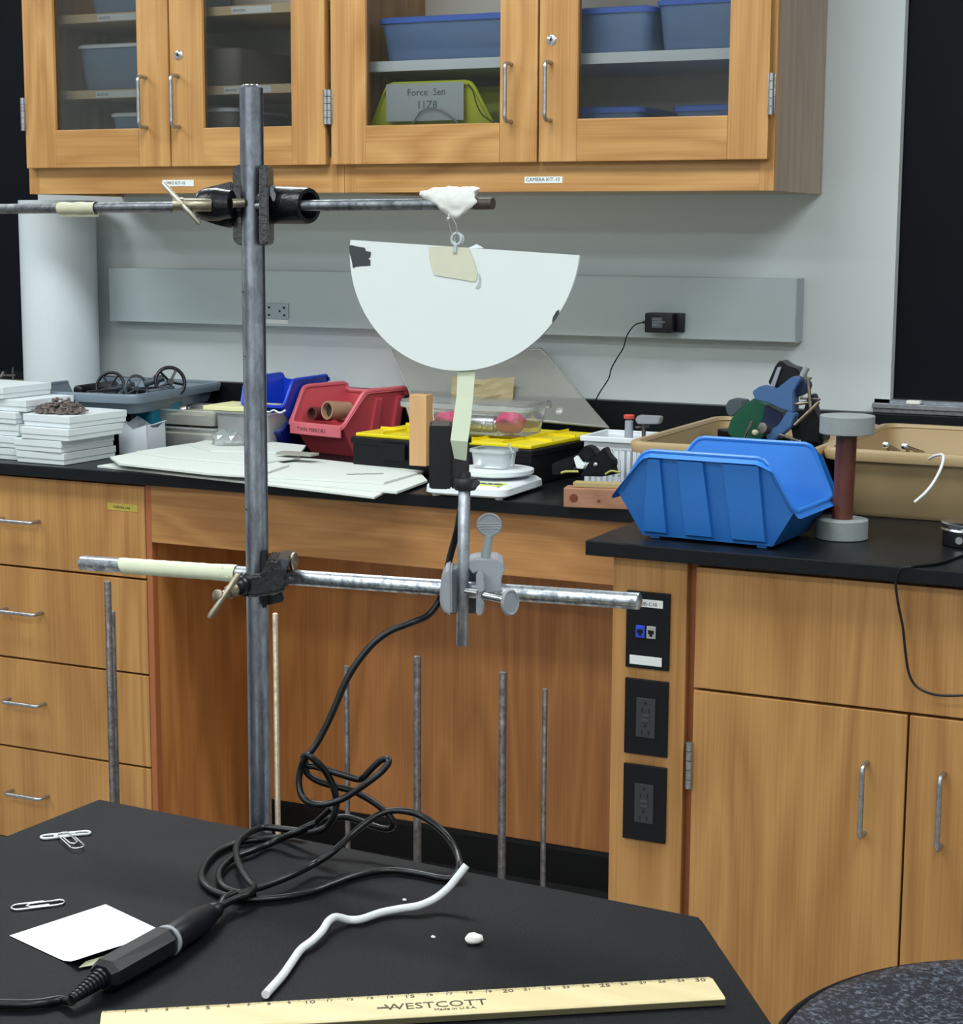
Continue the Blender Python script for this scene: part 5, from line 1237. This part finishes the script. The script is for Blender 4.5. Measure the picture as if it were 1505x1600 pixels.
bm = new(); prism(bm, [(-0.1706, -2.7428, 1.2054), (-0.1693, -2.7419, 1.207), (-0.1662, -2.7409, 1.2046), (-0.1635, -2.7392, 1.207), (-0.1576, -2.7365, 1.2062), (-0.1577, -2.7372, 1.2023), (-0.1605, -2.7397, 1.1951), (-0.1625, -2.741, 1.1935), (-0.1684, -2.7435, 1.1951), (-0.1729, -2.7455, 1.1962)], VF * .030, bev=.0012); obj('clamp_arm', bm, IRON, t, 60)
bm = new(); prism(bm, [(-0.1621, -2.7407, 1.207), (-0.1566, -2.7382, 1.2062), (-0.1587, -2.741, 1.1959)], VF * .003, bev=.0004); obj('cast_web', bm, plain('worn_iron_web', (48, 52, 66), .3), t)
bm = new(); c_ = Vector((-0.1784, -2.7612, 1.1919)); bmesh.ops.create_uvsphere(bm, u_segments=24, v_segments=14, radius=.0066, matrix=Matrix.Translation(c_)); obj('clamp_knuckle', bm, IRON, t, 80)
bm = new(); prism(bm, [(-0.1808, -2.7326, 1.2082), (-0.1776, -2.7309, 1.2091), (-0.1761, -2.7329, 1.1934), (-0.1751, -2.7357, 1.1742), (-0.1761, -2.7364, 1.1729), (-0.178, -2.7372, 1.1733)], VF * .006, bev=.0006); obj('back_pin', bm, PBLK, t)
bm = new(); prism(bm, [(-0.1927, -2.7298, 1.1789), (-0.1771, -2.7224, 1.179), (-0.1736, -2.7203, 1.1815), (-0.1717, -2.7205, 1.175), (-0.184, -2.7269, 1.1717), (-0.1908, -2.7299, 1.1733)], VF * .006, bev=.0008)
obj('lower_web', bm, IRON, t)
bm = new(); a_, b_3 = Vector((-0.1805, -2.7717, 1.1888)), Vector((-0.1787, -2.7636, 1.1915)); cyl(bm, a_, b_3, .0042, seg=20, bev=.001); cyl(bm, (-0.1825, -2.7772, 1.188), a_, .0026, seg=16)
lathe(bm, (-0.1832, -2.7776, 1.1878), [(.0036, -.0015), (.0042, -.0005), (.0042, .0015), (.003, .0022)], -CF * .8 - CR * .6, 20); obj('screw', bm, BRASSY, t, 45)
bm = new(); a_, b_3 = Vector((-0.1864, -2.7836, 1.1748)), Vector((-0.172, -2.7722, 1.2016)); m_ = a_ + (b_3 - a_) * .5
tube(bm, [a_, a_ + (b_3 - a_) * .08, m_, b_3 - (b_3 - a_) * .06, b_3], .0018, 14, rad=[.0014, .0022, .0016, .002, .0016]); obj('tee_bar', bm, metal('warm_tee_bar', (196, 184, 164), (150, 138, 120), .35), t, 60)
bm = new(); lathe(bm, (-0.1661, -2.7189, 1.2015), [(.0055, 0), (.0058, .0006), (.0058, .0018), (.005, .0024)], RH * .95 - VF * .3, 24); cyl(bm, (-0.1678, -2.72, 1.2002), (-0.1643, -2.718, 1.2019), .0018, seg=12)
cyl(bm, (-0.1735, -2.7399, 1.1981), (-0.1711, -2.7384, 1.1997), .0016, seg=12); obj('thumb_disc', bm, BRASSY, t, 45)

# ------------------------------------------------------------------ sensor on short rod
GD = 1.078
t = thing('motion_sensor', 'black box sensor mounted on the short vertical rod behind the strip', 'sensor', (-0.045, -2.7354, 1.2596))
bm = new(); prism(bm, [(-0.0594, -2.7362, 1.2946), (-0.0589, -2.7359, 1.2952), (-0.0478, -2.7307, 1.2951), (-0.0471, -2.7305, 1.2943), (-0.0446, -2.7354, 1.2585), (-0.0466, -2.7365, 1.2577), (-0.0562, -2.741, 1.258), (-0.0568, -2.7412, 1.2588)], VF * .028, bev=.0008); obj('sensor_body', bm, PBLK, t)
bm = new(); prism(bm, [(-0.0505, -2.7253, 1.2944), (-0.0404, -2.7206, 1.2937), (-0.0384, -2.7245, 1.2656), (-0.0396, -2.7255, 1.2634), (-0.0417, -2.7273, 1.258), (-0.0479, -2.7304, 1.2572)], VF * .022, bev=.0008); obj('sensor_arm', bm, plain('black_plastic_b', (24, 23, 28), .5), t)
bm = new(); cyl(bm, (-0.0397, -2.7237, 1.2871), (-0.0377, -2.7227, 1.2871), .0022, seg=16); obj('small_knob', bm, PBLK, t, 40)
nb = Vector((-0.0349, -2.7369, 1.262)); 
bm = new(); lathe(bm, nb - Vector((0, 0, .0036)), [(.0062, 0), (.0074, .002), (.0074, .0055), (.0068, .0072), (.0035, .0075), (.0032, .0105), (.001, .011)], (0, 0, 1), 12)
prism(bm, [(-0.0304, -2.7411, 1.2643), (-0.0253, -2.7386, 1.2647), (-0.0242, -2.7382, 1.2636), (-0.0247, -2.7388, 1.2617), (-0.0283, -2.7409, 1.2598), (-0.03, -2.7417, 1.2598)], VF * .004, bev=.0006); obj('wing_nut', bm, plain('black_nut', (34, 33, 38), .4), t, 35)
sr0, sr1 = Vector((-0.0351, -2.7374, 1.2597)), Vector((-0.03, -2.751, 1.1658)); 
sr1 = Vector((sr0.x - .0012, sr0.y, (-0.0338, -2.7431, 1.1638)[2]))
bm = new(); cyl(bm, sr1, Vector((sr0.x, sr0.y, sr0.z + .0015)), .0036, seg=30, bev=.0005)
tag(obj('short_rod', bm, metal('smooth_grey_rod', (206, 210, 218), (160, 164, 174), .36, 120), None, 50), 'short vertical grey rod held in the grey clamp under the black sensor', 'rod')
sr = (sr0 - sr1)

# ------------------------------------------------------------------ grey right-angle clamp
t = thing('right_angle_clamp', 'grey enamelled right-angle clamp with two thumbscrews on the lower rod', 'clamp', (-0.0286, -2.7379, 1.1992))
bm = new(); prism(bm, [(-0.0385, -2.7472, 1.2116), (-0.0409, -2.7485, 1.2108), (-0.0427, -2.7498, 1.2082), (-0.044, -2.7515, 1.2022), (-0.044, -2.7527, 1.1951), (-0.0428, -2.7531, 1.189), (-0.0397, -2.7523, 1.1853), (-0.0363, -2.7508, 1.1846)], VF * .034, bev=.0014); obj('left_jaw', bm, GREYCAST, t)
bm = new(); prism(bm, [(-0.0444, -2.7371, 1.2086), (-0.0404, -2.7349, 1.2102), (-0.0392, -2.7355, 1.2037), (-0.0383, -2.7373, 1.1904), (-0.0388, -2.7387, 1.184), (-0.0422, -2.7405, 1.1828)], VF * .020, bev=.0006); obj('jaw_inner', bm, plain('clamp_inner_face_shade', (104, 106, 112), .5), t)  # same casting, coloured darker grey to give the jaw's inner side its shade
bm = new(); prism(bm, [(-0.0321, -2.7369, 1.2147), (-0.0281, -2.7348, 1.2162), (-0.0229, -2.7323, 1.2159), (-0.0174, -2.7297, 1.2163), (-0.0138, -2.7283, 1.2141), (-0.0125, -2.7283, 1.2103), (-0.0139, -2.7298, 1.2057), (-0.0137, -2.7311, 1.1974), (-0.0226, -2.7355, 1.1966), (-0.0237, -2.7341, 1.2076), (-0.0273, -2.7355, 1.2095), (-0.0292, -2.7367, 1.2079), (-0.0319, -2.7375, 1.2109)], VF * .028, bev=.0005); obj('bridge', bm, GREYCAST, t)
bm = new(); prism(bm, [(-0.0249, -2.7423, 1.2089), (-0.0229, -2.7411, 1.2104), (-0.0204, -2.7402, 1.2085), (-0.0193, -2.7414, 1.1988), (-0.0213, -2.7425, 1.198), (-0.021, -2.7431, 1.1935), (-0.0193, -2.7424, 1.1928), (-0.0189, -2.7431, 1.1875), (-0.0198, -2.7439, 1.1853), (-0.0214, -2.7449, 1.1841), (-0.0232, -2.7455, 1.1856)], VF * .026, bev=.0008); obj('front_jaw', bm, GREYCAST, t)
bm = new(); prism(bm, [(-0.0565, -2.7163, 1.2065), (-0.0443, -2.7101, 1.2089), (-0.0381, -2.7074, 1.2074), (-0.0361, -2.7114, 1.1787), (-0.0538, -2.7199, 1.1778)], VF * .008, bev=.0008); obj('inner_back', bm, plain('clamp_inner_shadow', (74, 76, 82), .5), t)  # dark sheet whose colour supplies the shade in the hollow between jaws
bm = new(); cyl(bm, (-0.0279, -2.7241, 1.2126), (-0.0266, -2.7206, 1.2294), .0030, .0026, 18); obj('screw_shank', bm, plain('green_grey_screw', (134, 142, 144), .4), t, 45)
def discat(name, px, py, d_, n, ru_, rv_, thk, mat, par):
    c_ = Vector((0, 0, 0)) + CAMP + (CF + CR * (px - 752.5) / 2853.4546 + CU * (800 - py) / 2853.4546) * d_
    n = Vector(n).normalized(); u = n.cross(Vector((0, 0, 1))).normalized(); v = u.cross(n).normalized()
    bm = new(); R = [ring(bm, c_ + n * h, u, v, ru_ * k, rv_ * k, 36) for k, h in ((.93, -thk), (1, -thk * .6), (1, thk * .6), (.93, thk), (.84, thk), (.8, thk * .6))]
    for a, b in zip(R, R[1:]): bridge(bm, a, b)
    cap(bm, R[0], True); cap(bm, R[-1]); return obj(name, bm, mat, par, 35), c_, u, v, n
o, c_, u, v, n = discat('thumb_disc', 764.5, 820, 1.10, -CF * .97 + CR * .15, .0077, .0071, .0011, GREYCAST, t)
bm = new()
for k, wd in ((-.0006, .0069), (.0009, .0068), (-.0021, .0062)): box(bm, -wd, wd, -.00035, .00035, 0, .0004, M=Matrix.Translation(c_ + n * .0007 + v * k) @ Matrix((u, v, n)).transposed().to_4x4())
obj('disc_ridge', bm, plain('ridge_grey', (158, 164, 166), .4), t)
bm = new(); cyl(bm, (-0.0166, -2.7481, 1.1979), (-0.0033, -2.7508, 1.1973), .0021, seg=18); cyl(bm, (-0.0287, -2.749, 1.2), (-0.0213, -2.7479, 1.1993), .0017, seg=16); obj('screw_shank', bm, CHROME, t, 45)
discat('thumb_disc', 797, 941.5, 1.066, RH * .72 - VF * .66 + Vector((0, 0, .1)), .0072, .0078, .0013, GREYCAST, t)

# ------------------------------------------------------------------ cords on the table
t = thing('extension_cord', 'coiled black cord with a thick inline connector on the foreground table', 'cord', (-.1, -2.85, T))
rc = .0021
zt_ = T + rc + .0004
def ground(pl, lift=0): return [Vector((p[0], p[1], zt_ + lift)) for p in pl]
segs = []
# from the sensor down to the knot
segs.append([Vector(p) for p in [(-0.0465, -2.7183, 1.2456), (-0.0487, -2.7198, 1.2299), (-0.0565, -2.7129, 1.2132), (-0.0598, -2.7105, 1.2037), (-0.0606, -2.7126, 1.1939), (-0.06, -2.7216, 1.1856), (-0.0635, -2.7301, 1.178), (-0.0708, -2.7398, 1.1744), (-0.0803, -2.7451, 1.1701), (-0.0889, -2.7504, 1.1632), (-0.0966, -2.7558, 1.1527), (-0.1028, -2.7609, 1.1404), (-0.1074, -2.7654, 1.1265), (-0.1115, -2.7695, 1.1142), (-0.1163, -2.7737, 1.1026), (-0.1203, -2.7768, 1.0957), (-0.1239, -2.7771, 1.0912), (-0.1263, -2.777, 1.0853), (-0.1268, -2.7785, 1.0775), (-0.1238, -2.7806, 1.0704), (-0.1186, -2.781, 1.0668), (-0.1112, -2.7798, 1.066), (-0.1033, -2.778, 1.0678), (-0.0956, -2.7759, 1.0715), (-0.088, -2.7736, 1.0771), (-0.0805, -2.7712, 1.0831), (-0.0749, -2.7677, 1.0884), (-0.0718, -2.7653, 1.0934), (-0.0736, -2.7637, 1.0951), (-0.0776, -2.7636, 1.0938), (-0.0831, -2.7648, 1.0886), (-0.0879, -2.7658, 1.083), (-0.0925, -2.764, 1.0799), (-0.0985, -2.7667, 1.0814), (-0.1076, -2.7705, 1.0844), (-0.1176, -2.7726, 1.0868), (-0.1239, -2.7733, 1.0874), (-0.1254, -2.7753, 1.0926), (-0.1196, -2.7788, 1.0955), (-0.1151, -2.7773, 1.0917), (-0.1116, -2.7743, 1.0865), (-0.1086, -2.7718, 1.0798), (-0.1062, -2.7707, 1.0725), (-0.1051, -2.7704, 1.0649), (-0.1064, -2.7712, 1.0573), (-0.111, -2.7712, 1.0501), (-0.1167, -2.7724, 1.0463), (-0.1241, -2.7708, 1.0431)]])
segs.append([Vector(p) for p in [(-0.1266, -2.7703, 1.0858), (-0.1256, -2.7706, 1.0812), (-0.1196, -2.7685, 1.0766), (-0.1109, -2.7649, 1.0735), (-0.1007, -2.7606, 1.0709), (-0.0927, -2.7574, 1.067), (-0.0852, -2.7547, 1.062), (-0.0792, -2.7527, 1.0566), (-0.076, -2.752, 1.052), (-0.0774, -2.7511, 1.0478), (-0.083, -2.7507, 1.0461), (-0.0926, -2.7496, 1.0467), (-0.1018, -2.7493, 1.0482), (-0.1101, -2.7507, 1.0495), (-0.12, -2.7535, 1.048), (-0.1283, -2.759, 1.0451), (-0.1377, -2.7666, 1.0402)]] + ground([(-0.1535, -2.7675, 1.031), (-0.1565, -2.785, 1.031), (-0.1595, -2.802, 1.031), (-0.1552, -2.8225, 1.031), (-0.1461, -2.8374, 1.031), (-0.1339, -2.8479, 1.031), (-0.1223, -2.8502, 1.031), (-0.1155, -2.8458, 1.031)], .001))
segs.append([Vector(p) for p in [(-0.1112, -2.7652, 1.0597), (-0.1198, -2.7616, 1.0521), (-0.1297, -2.7566, 1.0437), (-0.1391, -2.7565, 1.0373)]] + ground([(-0.1552, -2.7534, 1.031), (-0.1653, -2.7638, 1.031), (-0.1745, -2.7752, 1.031), (-0.176, -2.7946, 1.031), (-0.1706, -2.8151, 1.031), (-0.1617, -2.8331, 1.031), (-0.1496, -2.8463, 1.031), (-0.1366, -2.8538, 1.031), (-0.1221, -2.8559, 1.031), (-0.1095, -2.8519, 1.031), (-0.0968, -2.8411, 1.031), (-0.0883, -2.8266, 1.031), (-0.0842, -2.8116, 1.031), (-0.0799, -2.7963, 1.031), (-0.0722, -2.7827, 1.031), (-0.0612, -2.7748, 1.031), (-0.0466, -2.7737, 1.031), (-0.0334, -2.7745, 1.031), (-0.0261, -2.7721, 1.031)]) + [Vector(p) for p in [(-0.023, -2.7689, 1.0348), (-0.0248, -2.7636, 1.038), (-0.0308, -2.7549, 1.0403), (-0.0394, -2.7471, 1.0446), (-0.0484, -2.7448, 1.0502), (-0.0599, -2.7438, 1.0552), (-0.069, -2.7476, 1.0582), (-0.0772, -2.7514, 1.0586), (-0.0839, -2.7572, 1.0564), (-0.0898, -2.7643, 1.0516), (-0.095, -2.7733, 1.0458), (-0.0983, -2.787, 1.0403)]] + ground([(-0.1059, -2.7969, 1.033), (-0.1077, -2.8197, 1.033), (-0.1116, -2.8382, 1.033), (-0.1154, -2.8493, 1.033), (-0.1192, -2.8603, 1.033)], .004))
segs.append(ground([(-0.1442, -2.7452, 1.031), (-0.1592, -2.747, 1.031), (-0.1714, -2.7503, 1.031)], .003) + ground([(-0.1698, -2.7715, 1.036), (-0.1649, -2.7893, 1.036), (-0.1524, -2.8091, 1.036), (-0.1374, -2.8267, 1.036), (-0.1246, -2.8396, 1.036), (-0.1148, -2.8488, 1.036), (-0.1122, -2.859, 1.036), (-0.1148, -2.8682, 1.036), (-0.1157, -2.8786, 1.036), (-0.1158, -2.8874, 1.036)], .005))
bm = new()
for s in segs: tube(bm, smooth_path(s, 6), rc, 10)
obj('cord_run', bm, CORD, t, 70)
# connector
ca_, cb2 = Vector((-0.116, -2.8846, 1.038)), Vector((-0.1107, -2.9398, 1.04)); cc2 = Vector((-0.1127, -2.9945, 1.039)); cd2 = Vector((-0.1142, -3.0163, 1.036))
zc2 = T + .0092
for p in (ca_, cb2, cc2, cd2): p.z = zc2
cd2.z = T + .006; ca_.z = T + .007
bm = new(); ax = (cb2 - ca_).normalized(); L1_ = (cb2 - ca_).length
lathe(bm, ca_, [(.0025, -.004), (.004, 0), (.0048, .003), (.0044, .0045), (.0052, .006), (.0048, .0075), (.0058, .009), (.0064, .014), (.0078, .024), (.0078, .034), (.0080, .035), (.0080, L1_ - .002), (.0076, L1_)], ax, 26); obj('connector_socket', bm, PLUGB, t, 35)
bm = new(); lathe(bm, cb2 - ax * .0008, [(.0082, 0), (.0086, .0004), (.0086, .0018), (.0082, .0022)], ax, 26); obj('connector_ring', bm, RINGM, t, 40)
bm = new(); ax2 = (cc2 - cb2).normalized(); s2 = ax2.cross(Vector((0, 0, 1))).normalized(); L2_ = (cc2 - cb2).length
R = []
for h, w_, z_ in ((.001, .0072, .0072), (.004, .0082, .0082), (L2_ - .004, .0086, .0078), (L2_, .0066, .006)):
    c_ = cb2 + ax2 * h; R.append([bm.verts.new(c_ + s2 * w_ * a_ + Vector((0, 0, 1)) * z_ * b_3) for a_, b_3 in ((1, -.45), (.55, -1), (-.55, -1), (-1, -.45), (-1, .45), (-.5, 1), (.5, 1), (1, .45))])
for a_, b_3 in zip(R, R[1:]): bridge(bm, a_, b_3, sm=False)
cap(bm, R[0], True); cap(bm, R[-1]); obj('connector_plug', bm, PLUGB, t)
bm = new(); ax3 = (cd2 - cc2).normalized(); L3_ = (cd2 - cc2).length; pr_ = [(.0052, 0)]
for k in range(9):
    h = L3_ * (k + .2) / 9; w_ = .0052 - .0024 * k / 8; pr_ += [(w_, h), (w_, h + L3_ * .055), (w_ * .84, h + L3_ * .06), (w_ * .84, h + L3_ * .10)]
pr_ += [(.0024, L3_ * 1.02)]
lathe(bm, cc2, pr_, ax3, 20); obj('strain_relief', bm, PLUGB, t, 35)
bm = new(); tube(bm, smooth_path([cd2 + Vector((0, 0, -.001))] + ground([(-0.123, -3.0138, 1.031), (-0.13, -3.0224, 1.031), (-0.1409, -3.0285, 1.031), (-0.1594, -3.0351, 1.031), (-0.188, -3.0398, 1.031)], .0005), 6), .0026, 12); obj('lead_out', bm, CORD, t, 70)
bm = new(); tube(bm, smooth_path([ca_ - ax * .0035, Vector((-0.1195, -2.8716, 1.036)), Vector((-0.1188, -2.8634, 1.036))], 5), .0026, 10); obj('lead_in', bm, CORD, t, 70)

# white wire
bm = new(); W_ = [Vector(p) for p in [(-0.0015, -2.8019, 1.052), (-0.005, -2.8063, 1.046), (-0.0089, -2.8108, 1.04), (-0.0141, -2.8166, 1.035), (-0.0196, -2.8257, 1.033), (-0.0289, -2.8315, 1.0315), (-0.0364, -2.8403, 1.031), (-0.0414, -2.8535, 1.031), (-0.0473, -2.8575, 1.031), (-0.0517, -2.864, 1.034), (-0.0522, -2.8716, 1.034), (-0.0495, -2.883, 1.033), (-0.0485, -2.8949, 1.032), (-0.049, -2.9062, 1.031), (-0.0441, -2.924, 1.031), (-0.04, -2.9401, 1.0305), (-0.0355, -2.9627, 1.0305)]]
tube(bm, smooth_path(W_, 6), .00225, 14)
tag(obj('white_wire', bm, WWIRE, None, 70), 'bent piece of thick white wire lying between the cord and the ruler', 'wire')

# ------------------------------------------------------------------ ruler
rA, rB_, rC = Vector((-0.0973, -3.0142, 1.0318)), Vector((0.1577, -2.8426, 1.0318)), Vector((0.1728, -2.8697, 1.0318))
rx = (rB_ - rA); rx.z = 0; RL = rx.length; rx.normalize(); ry = Vector((-rx.y, rx.x, 0)); RW = abs((rC - rB_).dot(ry))
t = thing('wooden_ruler', 'thirty centimetre wooden ruler along the near side of the table', 'ruler', (rA.x, rA.y, T))
MR = Matrix((( rx.x, ry.x, 0, rA.x), (rx.y, ry.y, 0, rA.y), (0, 0, 1, T), (0, 0, 0, 1)))
zr_ = .0042
prof = [(0, .0004), (-RW, .0004), (-RW, .0030), (-RW + .0015, zr_), (-.007, zr_), (0, .0022)]
bm = new(); prism(bm, [MR @ Vector((0, y, z_)) for y, z_ in prof], rx * (RL * 1.0)); 
o = obj('ruler_body', bm, RULERM, t)
bm = new(); box(bm, 0, RL, -RW - .0004, -RW + .0004, .0006, .0034, M=MR); obj('metal_edge', bm, plain('dull_brass_edge', (120, 112, 84), .4, metal=.6), t)
sl = (zr_ - .0022) / .007
def rz(y): return .0022 + sl * (-y) + .00012 if y > -.007 else zr_ + .00012
u0 = (Vector((-0.055, -2.985, 1.0318)) - rA).dot(rx); u30 = (Vector((0.152, -2.8463, 1.0318)) - rA).dot(rx); step = (u30 - u0) / 25; z0_ = u0 - 5 * step
bm = new()
for k in range(0, 61):
    x = z0_ + k * step / 2; L_ = .0042 if k % 2 == 0 else .0026
    if x < .001: continue
    n_ = 3
    vs = [MR @ Vector((x + dx_, y_, rz(y_) + .00003)) for dx_, y_ in ((-.00022, -.0006), (.00022, -.0006), (.00022, -L_), (-.00022, -L_))]
    prism(bm, vs, Vector((0, 0, .00006)))
obj('tick_marks', bm, INK, t)
for k in range(1, 31):
    x = z0_ + k * step
    if x < .004: continue
    text('numeral', str(k), .0052 if k % 5 == 0 else .0036, INK, t, MR @ Vector((x, -.0085 if k % 5 else -.0095, zr_ + .0001)), rx, ry, 'CENTER', 1.15)
text('brand_lettering', 'WESTCOTT', .0098, INK, t, MR @ Vector(((Vector((0.0259, -2.9512, 1.0318)) - rA).dot(rx), -.0225, zr_ + .0001)), rx, ry, 'LEFT', .98)
text('small_lettering', 'Made in U.S.A.', .0036, INK, t, MR @ Vector(((Vector((0.0497, -2.9437, 1.0318)) - rA).dot(rx), -.0262, zr_ + .0001)), rx, ry, 'LEFT', 1)
bm = new(); xb = (Vector((0.0222, -2.9522, 1.0318)) - rA).dot(rx); box(bm, xb, xb + .005, -.0195, -.0188, zr_ + .0001, zr_ + .0002, M=MR); box(bm, xb, xb + .012, -.0204, -.0200, zr_ + .0001, zr_ + .0002, M=MR); obj('brand_mark', bm, INK, t)

# ------------------------------------------------------------------ note, clips, crumbs
t = thing('sticky_note', 'blank white square note on the table under the cord connector', 'note', (-0.1698, -2.9355, 1.028))
nt = [Vector(p) for p in [(-0.205, -2.9542, 1.0285), (-0.1868, -2.8929, 1.0285), (-0.1293, -2.9138, 1.0285), (-0.1441, -2.9731, 1.0285)]]
bm = new(); G = 10; grid = []
for i in range(G + 1):
    row = []
    for j in range(G + 1):
        s, q_ = i / G, j / G
        p = (nt[0] * (1 - s) + nt[1] * s) * (1 - q_) + (nt[3] * (1 - s) + nt[2] * s) * q_
        lift = .009 * max(0, q_ - .75) ** 2 * 16 * (1 - s) * .5 + .0008 * math.sin(s * 3) * q_
        row.append(bm.verts.new(p + Vector((0, 0, lift + .0001))))
    grid.append(row)
for i in range(G):
    for j in range(G): bm.faces.new((grid[i][j], grid[i + 1][j], grid[i + 1][j + 1], grid[i][j + 1]))
obj('note_sheet', bm, NOTE, t, 80, thick=.00012)
bm = new(); c3 = [Vector(p) for p in [(-0.1425, -2.9745, 1.029), (-0.1444, -2.9661, 1.029), (-0.1398, -2.9552, 1.029), (-0.1366, -2.9556, 1.029), (-0.137, -2.9672, 1.029)]]; prism(bm, [Vector((p.x, p.y, T + .0012)) for p in c3], (0, 0, .0002)); obj('curled_edge', bm, NOTEB, t)
def clip_path(L, Wd): 
    w = Wd / 2; i_ = w * .72; P = []
    def arc(cx, r, a0, a1, n=7): return [(cx + r * math.cos(math.radians(a0 + (a1 - a0) * k / n)), r * math.sin(math.radians(a0 + (a1 - a0) * k / n))) for k in range(n + 1)]
    P += [(L * .62, -w)] + arc(w, w, 270, 90) + [(L * .5, w)]
    P += [(x, y - (w - i_) * 0) for x, y in [(L - w, w)]] + [(L - w + w * math.cos(math.radians(a)), w * math.sin(math.radians(a))) for a in (60, 30, 0, -30, -60)] 
    P += [(L - w, -w * .75), (L * .35, -w * .6)] + [(L * .28, 0), (L * .35, w * .5)] + [(L * .7, w * .55)]
    return P
def clip(label, a, b, wd, r, mat, side=1, z=0):
    a, b = Vector(a), Vector(b); a.z = b.z = T + r + .0003 + z; x = (b - a).normalized(); L = (b - a).length; y = Vector((-x.y, x.x, 0)) * side
    bm = new(); tube(bm, [a + x * p + y * q_ for p, q_ in clip_path(L, wd)], r, 8)
    return tag(obj('paper_clip', bm, mat, None, 60), label, 'paper clip')
clip('long wire paper clip lying beside the sticky note', (-0.2306, -2.9219, 1.028), (-0.2099, -2.9006, 1.028), .0085, .0006, CLIPM, -1)
clip('large white-coated paper clip near the far left corner of the table', (-0.2938, -2.8177, 1.028), (-0.272, -2.7959, 1.028), .0065, .0008, WWIRE, 1)
clip('small wire paper clip touching the white-coated clip', (-0.2569, -2.8264, 1.028), (-0.2846, -2.8076, 1.028), .0085, .0005, CLIPM, 1, .0017)
bm = new(); q = Vector((0.027, -2.8507, 1.032)); bmesh.ops.create_icosphere(bm, subdivisions=4, radius=1, matrix=Matrix.Translation((q.x, q.y, T + .0028)) @ Matrix.Rotation(math.radians(25), 4, 'Z') @ Matrix.Diagonal((.005, .0036, .003, 1)))
for v_ in bm.verts:
    v_.co.z = max(T + .0003, v_.co.z); n_ = noise.noise(v_.co * 300) * .0009 + noise.noise(v_.co * 900) * .0003; v_.co += Vector((n_, n_, max(0, n_)))
tag(obj('clay_crumb', bm, CLAY, None, 80), 'small white lump of clay alone in the middle of the table', 'clay')
for (p, l) in (((-0.0365, -2.8116, 1.028), 'tiny white crumb above the white wire'), ((0.0038, -2.8541, 1.028), 'tiny white crumb left of the clay lump')):
    bm = new(); bmesh.ops.create_icosphere(bm, subdivisions=2, radius=.0008, matrix=Matrix.Translation((p[0], p[1], T + .0008)) @ Matrix.Diagonal((1.8, 1, 1, 1))); tag(obj('crumb', bm, CLAY), l, 'crumb')

# ------------------------------------------------------------------ stool
sc_ = Vector((0.2465, -2.0398, 0.65)); SRAD = .27
t = thing('lab_stool', 'black textured stool seat at the near right of the table', 'stool', (sc_.x, sc_.y, 0))
bm = new(); lathe(bm, (sc_.x, sc_.y, .585), [(SRAD - .02, 0), (SRAD, .004), (SRAD + .003, .03), (SRAD + .001, .052), (SRAD - .008, .064), (SRAD - .03, .0655), (.1, .063), (.01, .062)], (0, 0, 1), 72); obj('seat', bm, LEATHER, t, 60)
bm = new(); tube(bm, [(sc_.x + (SRAD + .001) * math.cos(a_ * .0873), sc_.y + (SRAD + .001) * math.sin(a_ * .0873), .585 + .056) for a_ in range(72)], .004, 10, closed=True); obj('seat_piping', bm, PBLK, t, 60)
for k in range(4):
    a_ = math.pi / 4 + k * math.pi / 2; bm = new(); tube(bm, [(sc_.x + .17 * math.cos(a_), sc_.y + .17 * math.sin(a_), .587), (sc_.x + .21 * math.cos(a_), sc_.y + .21 * math.sin(a_), .002)], .012, 14); obj('leg', bm, STEELP, t, 50)
bm = new(); tube(bm, [(sc_.x + .20 * math.cos(a_ * .1745), sc_.y + .20 * math.sin(a_ * .1745), .2) for a_ in range(36)], .008, 10, closed=True); obj('foot_ring', bm, STEELP, t, 50)
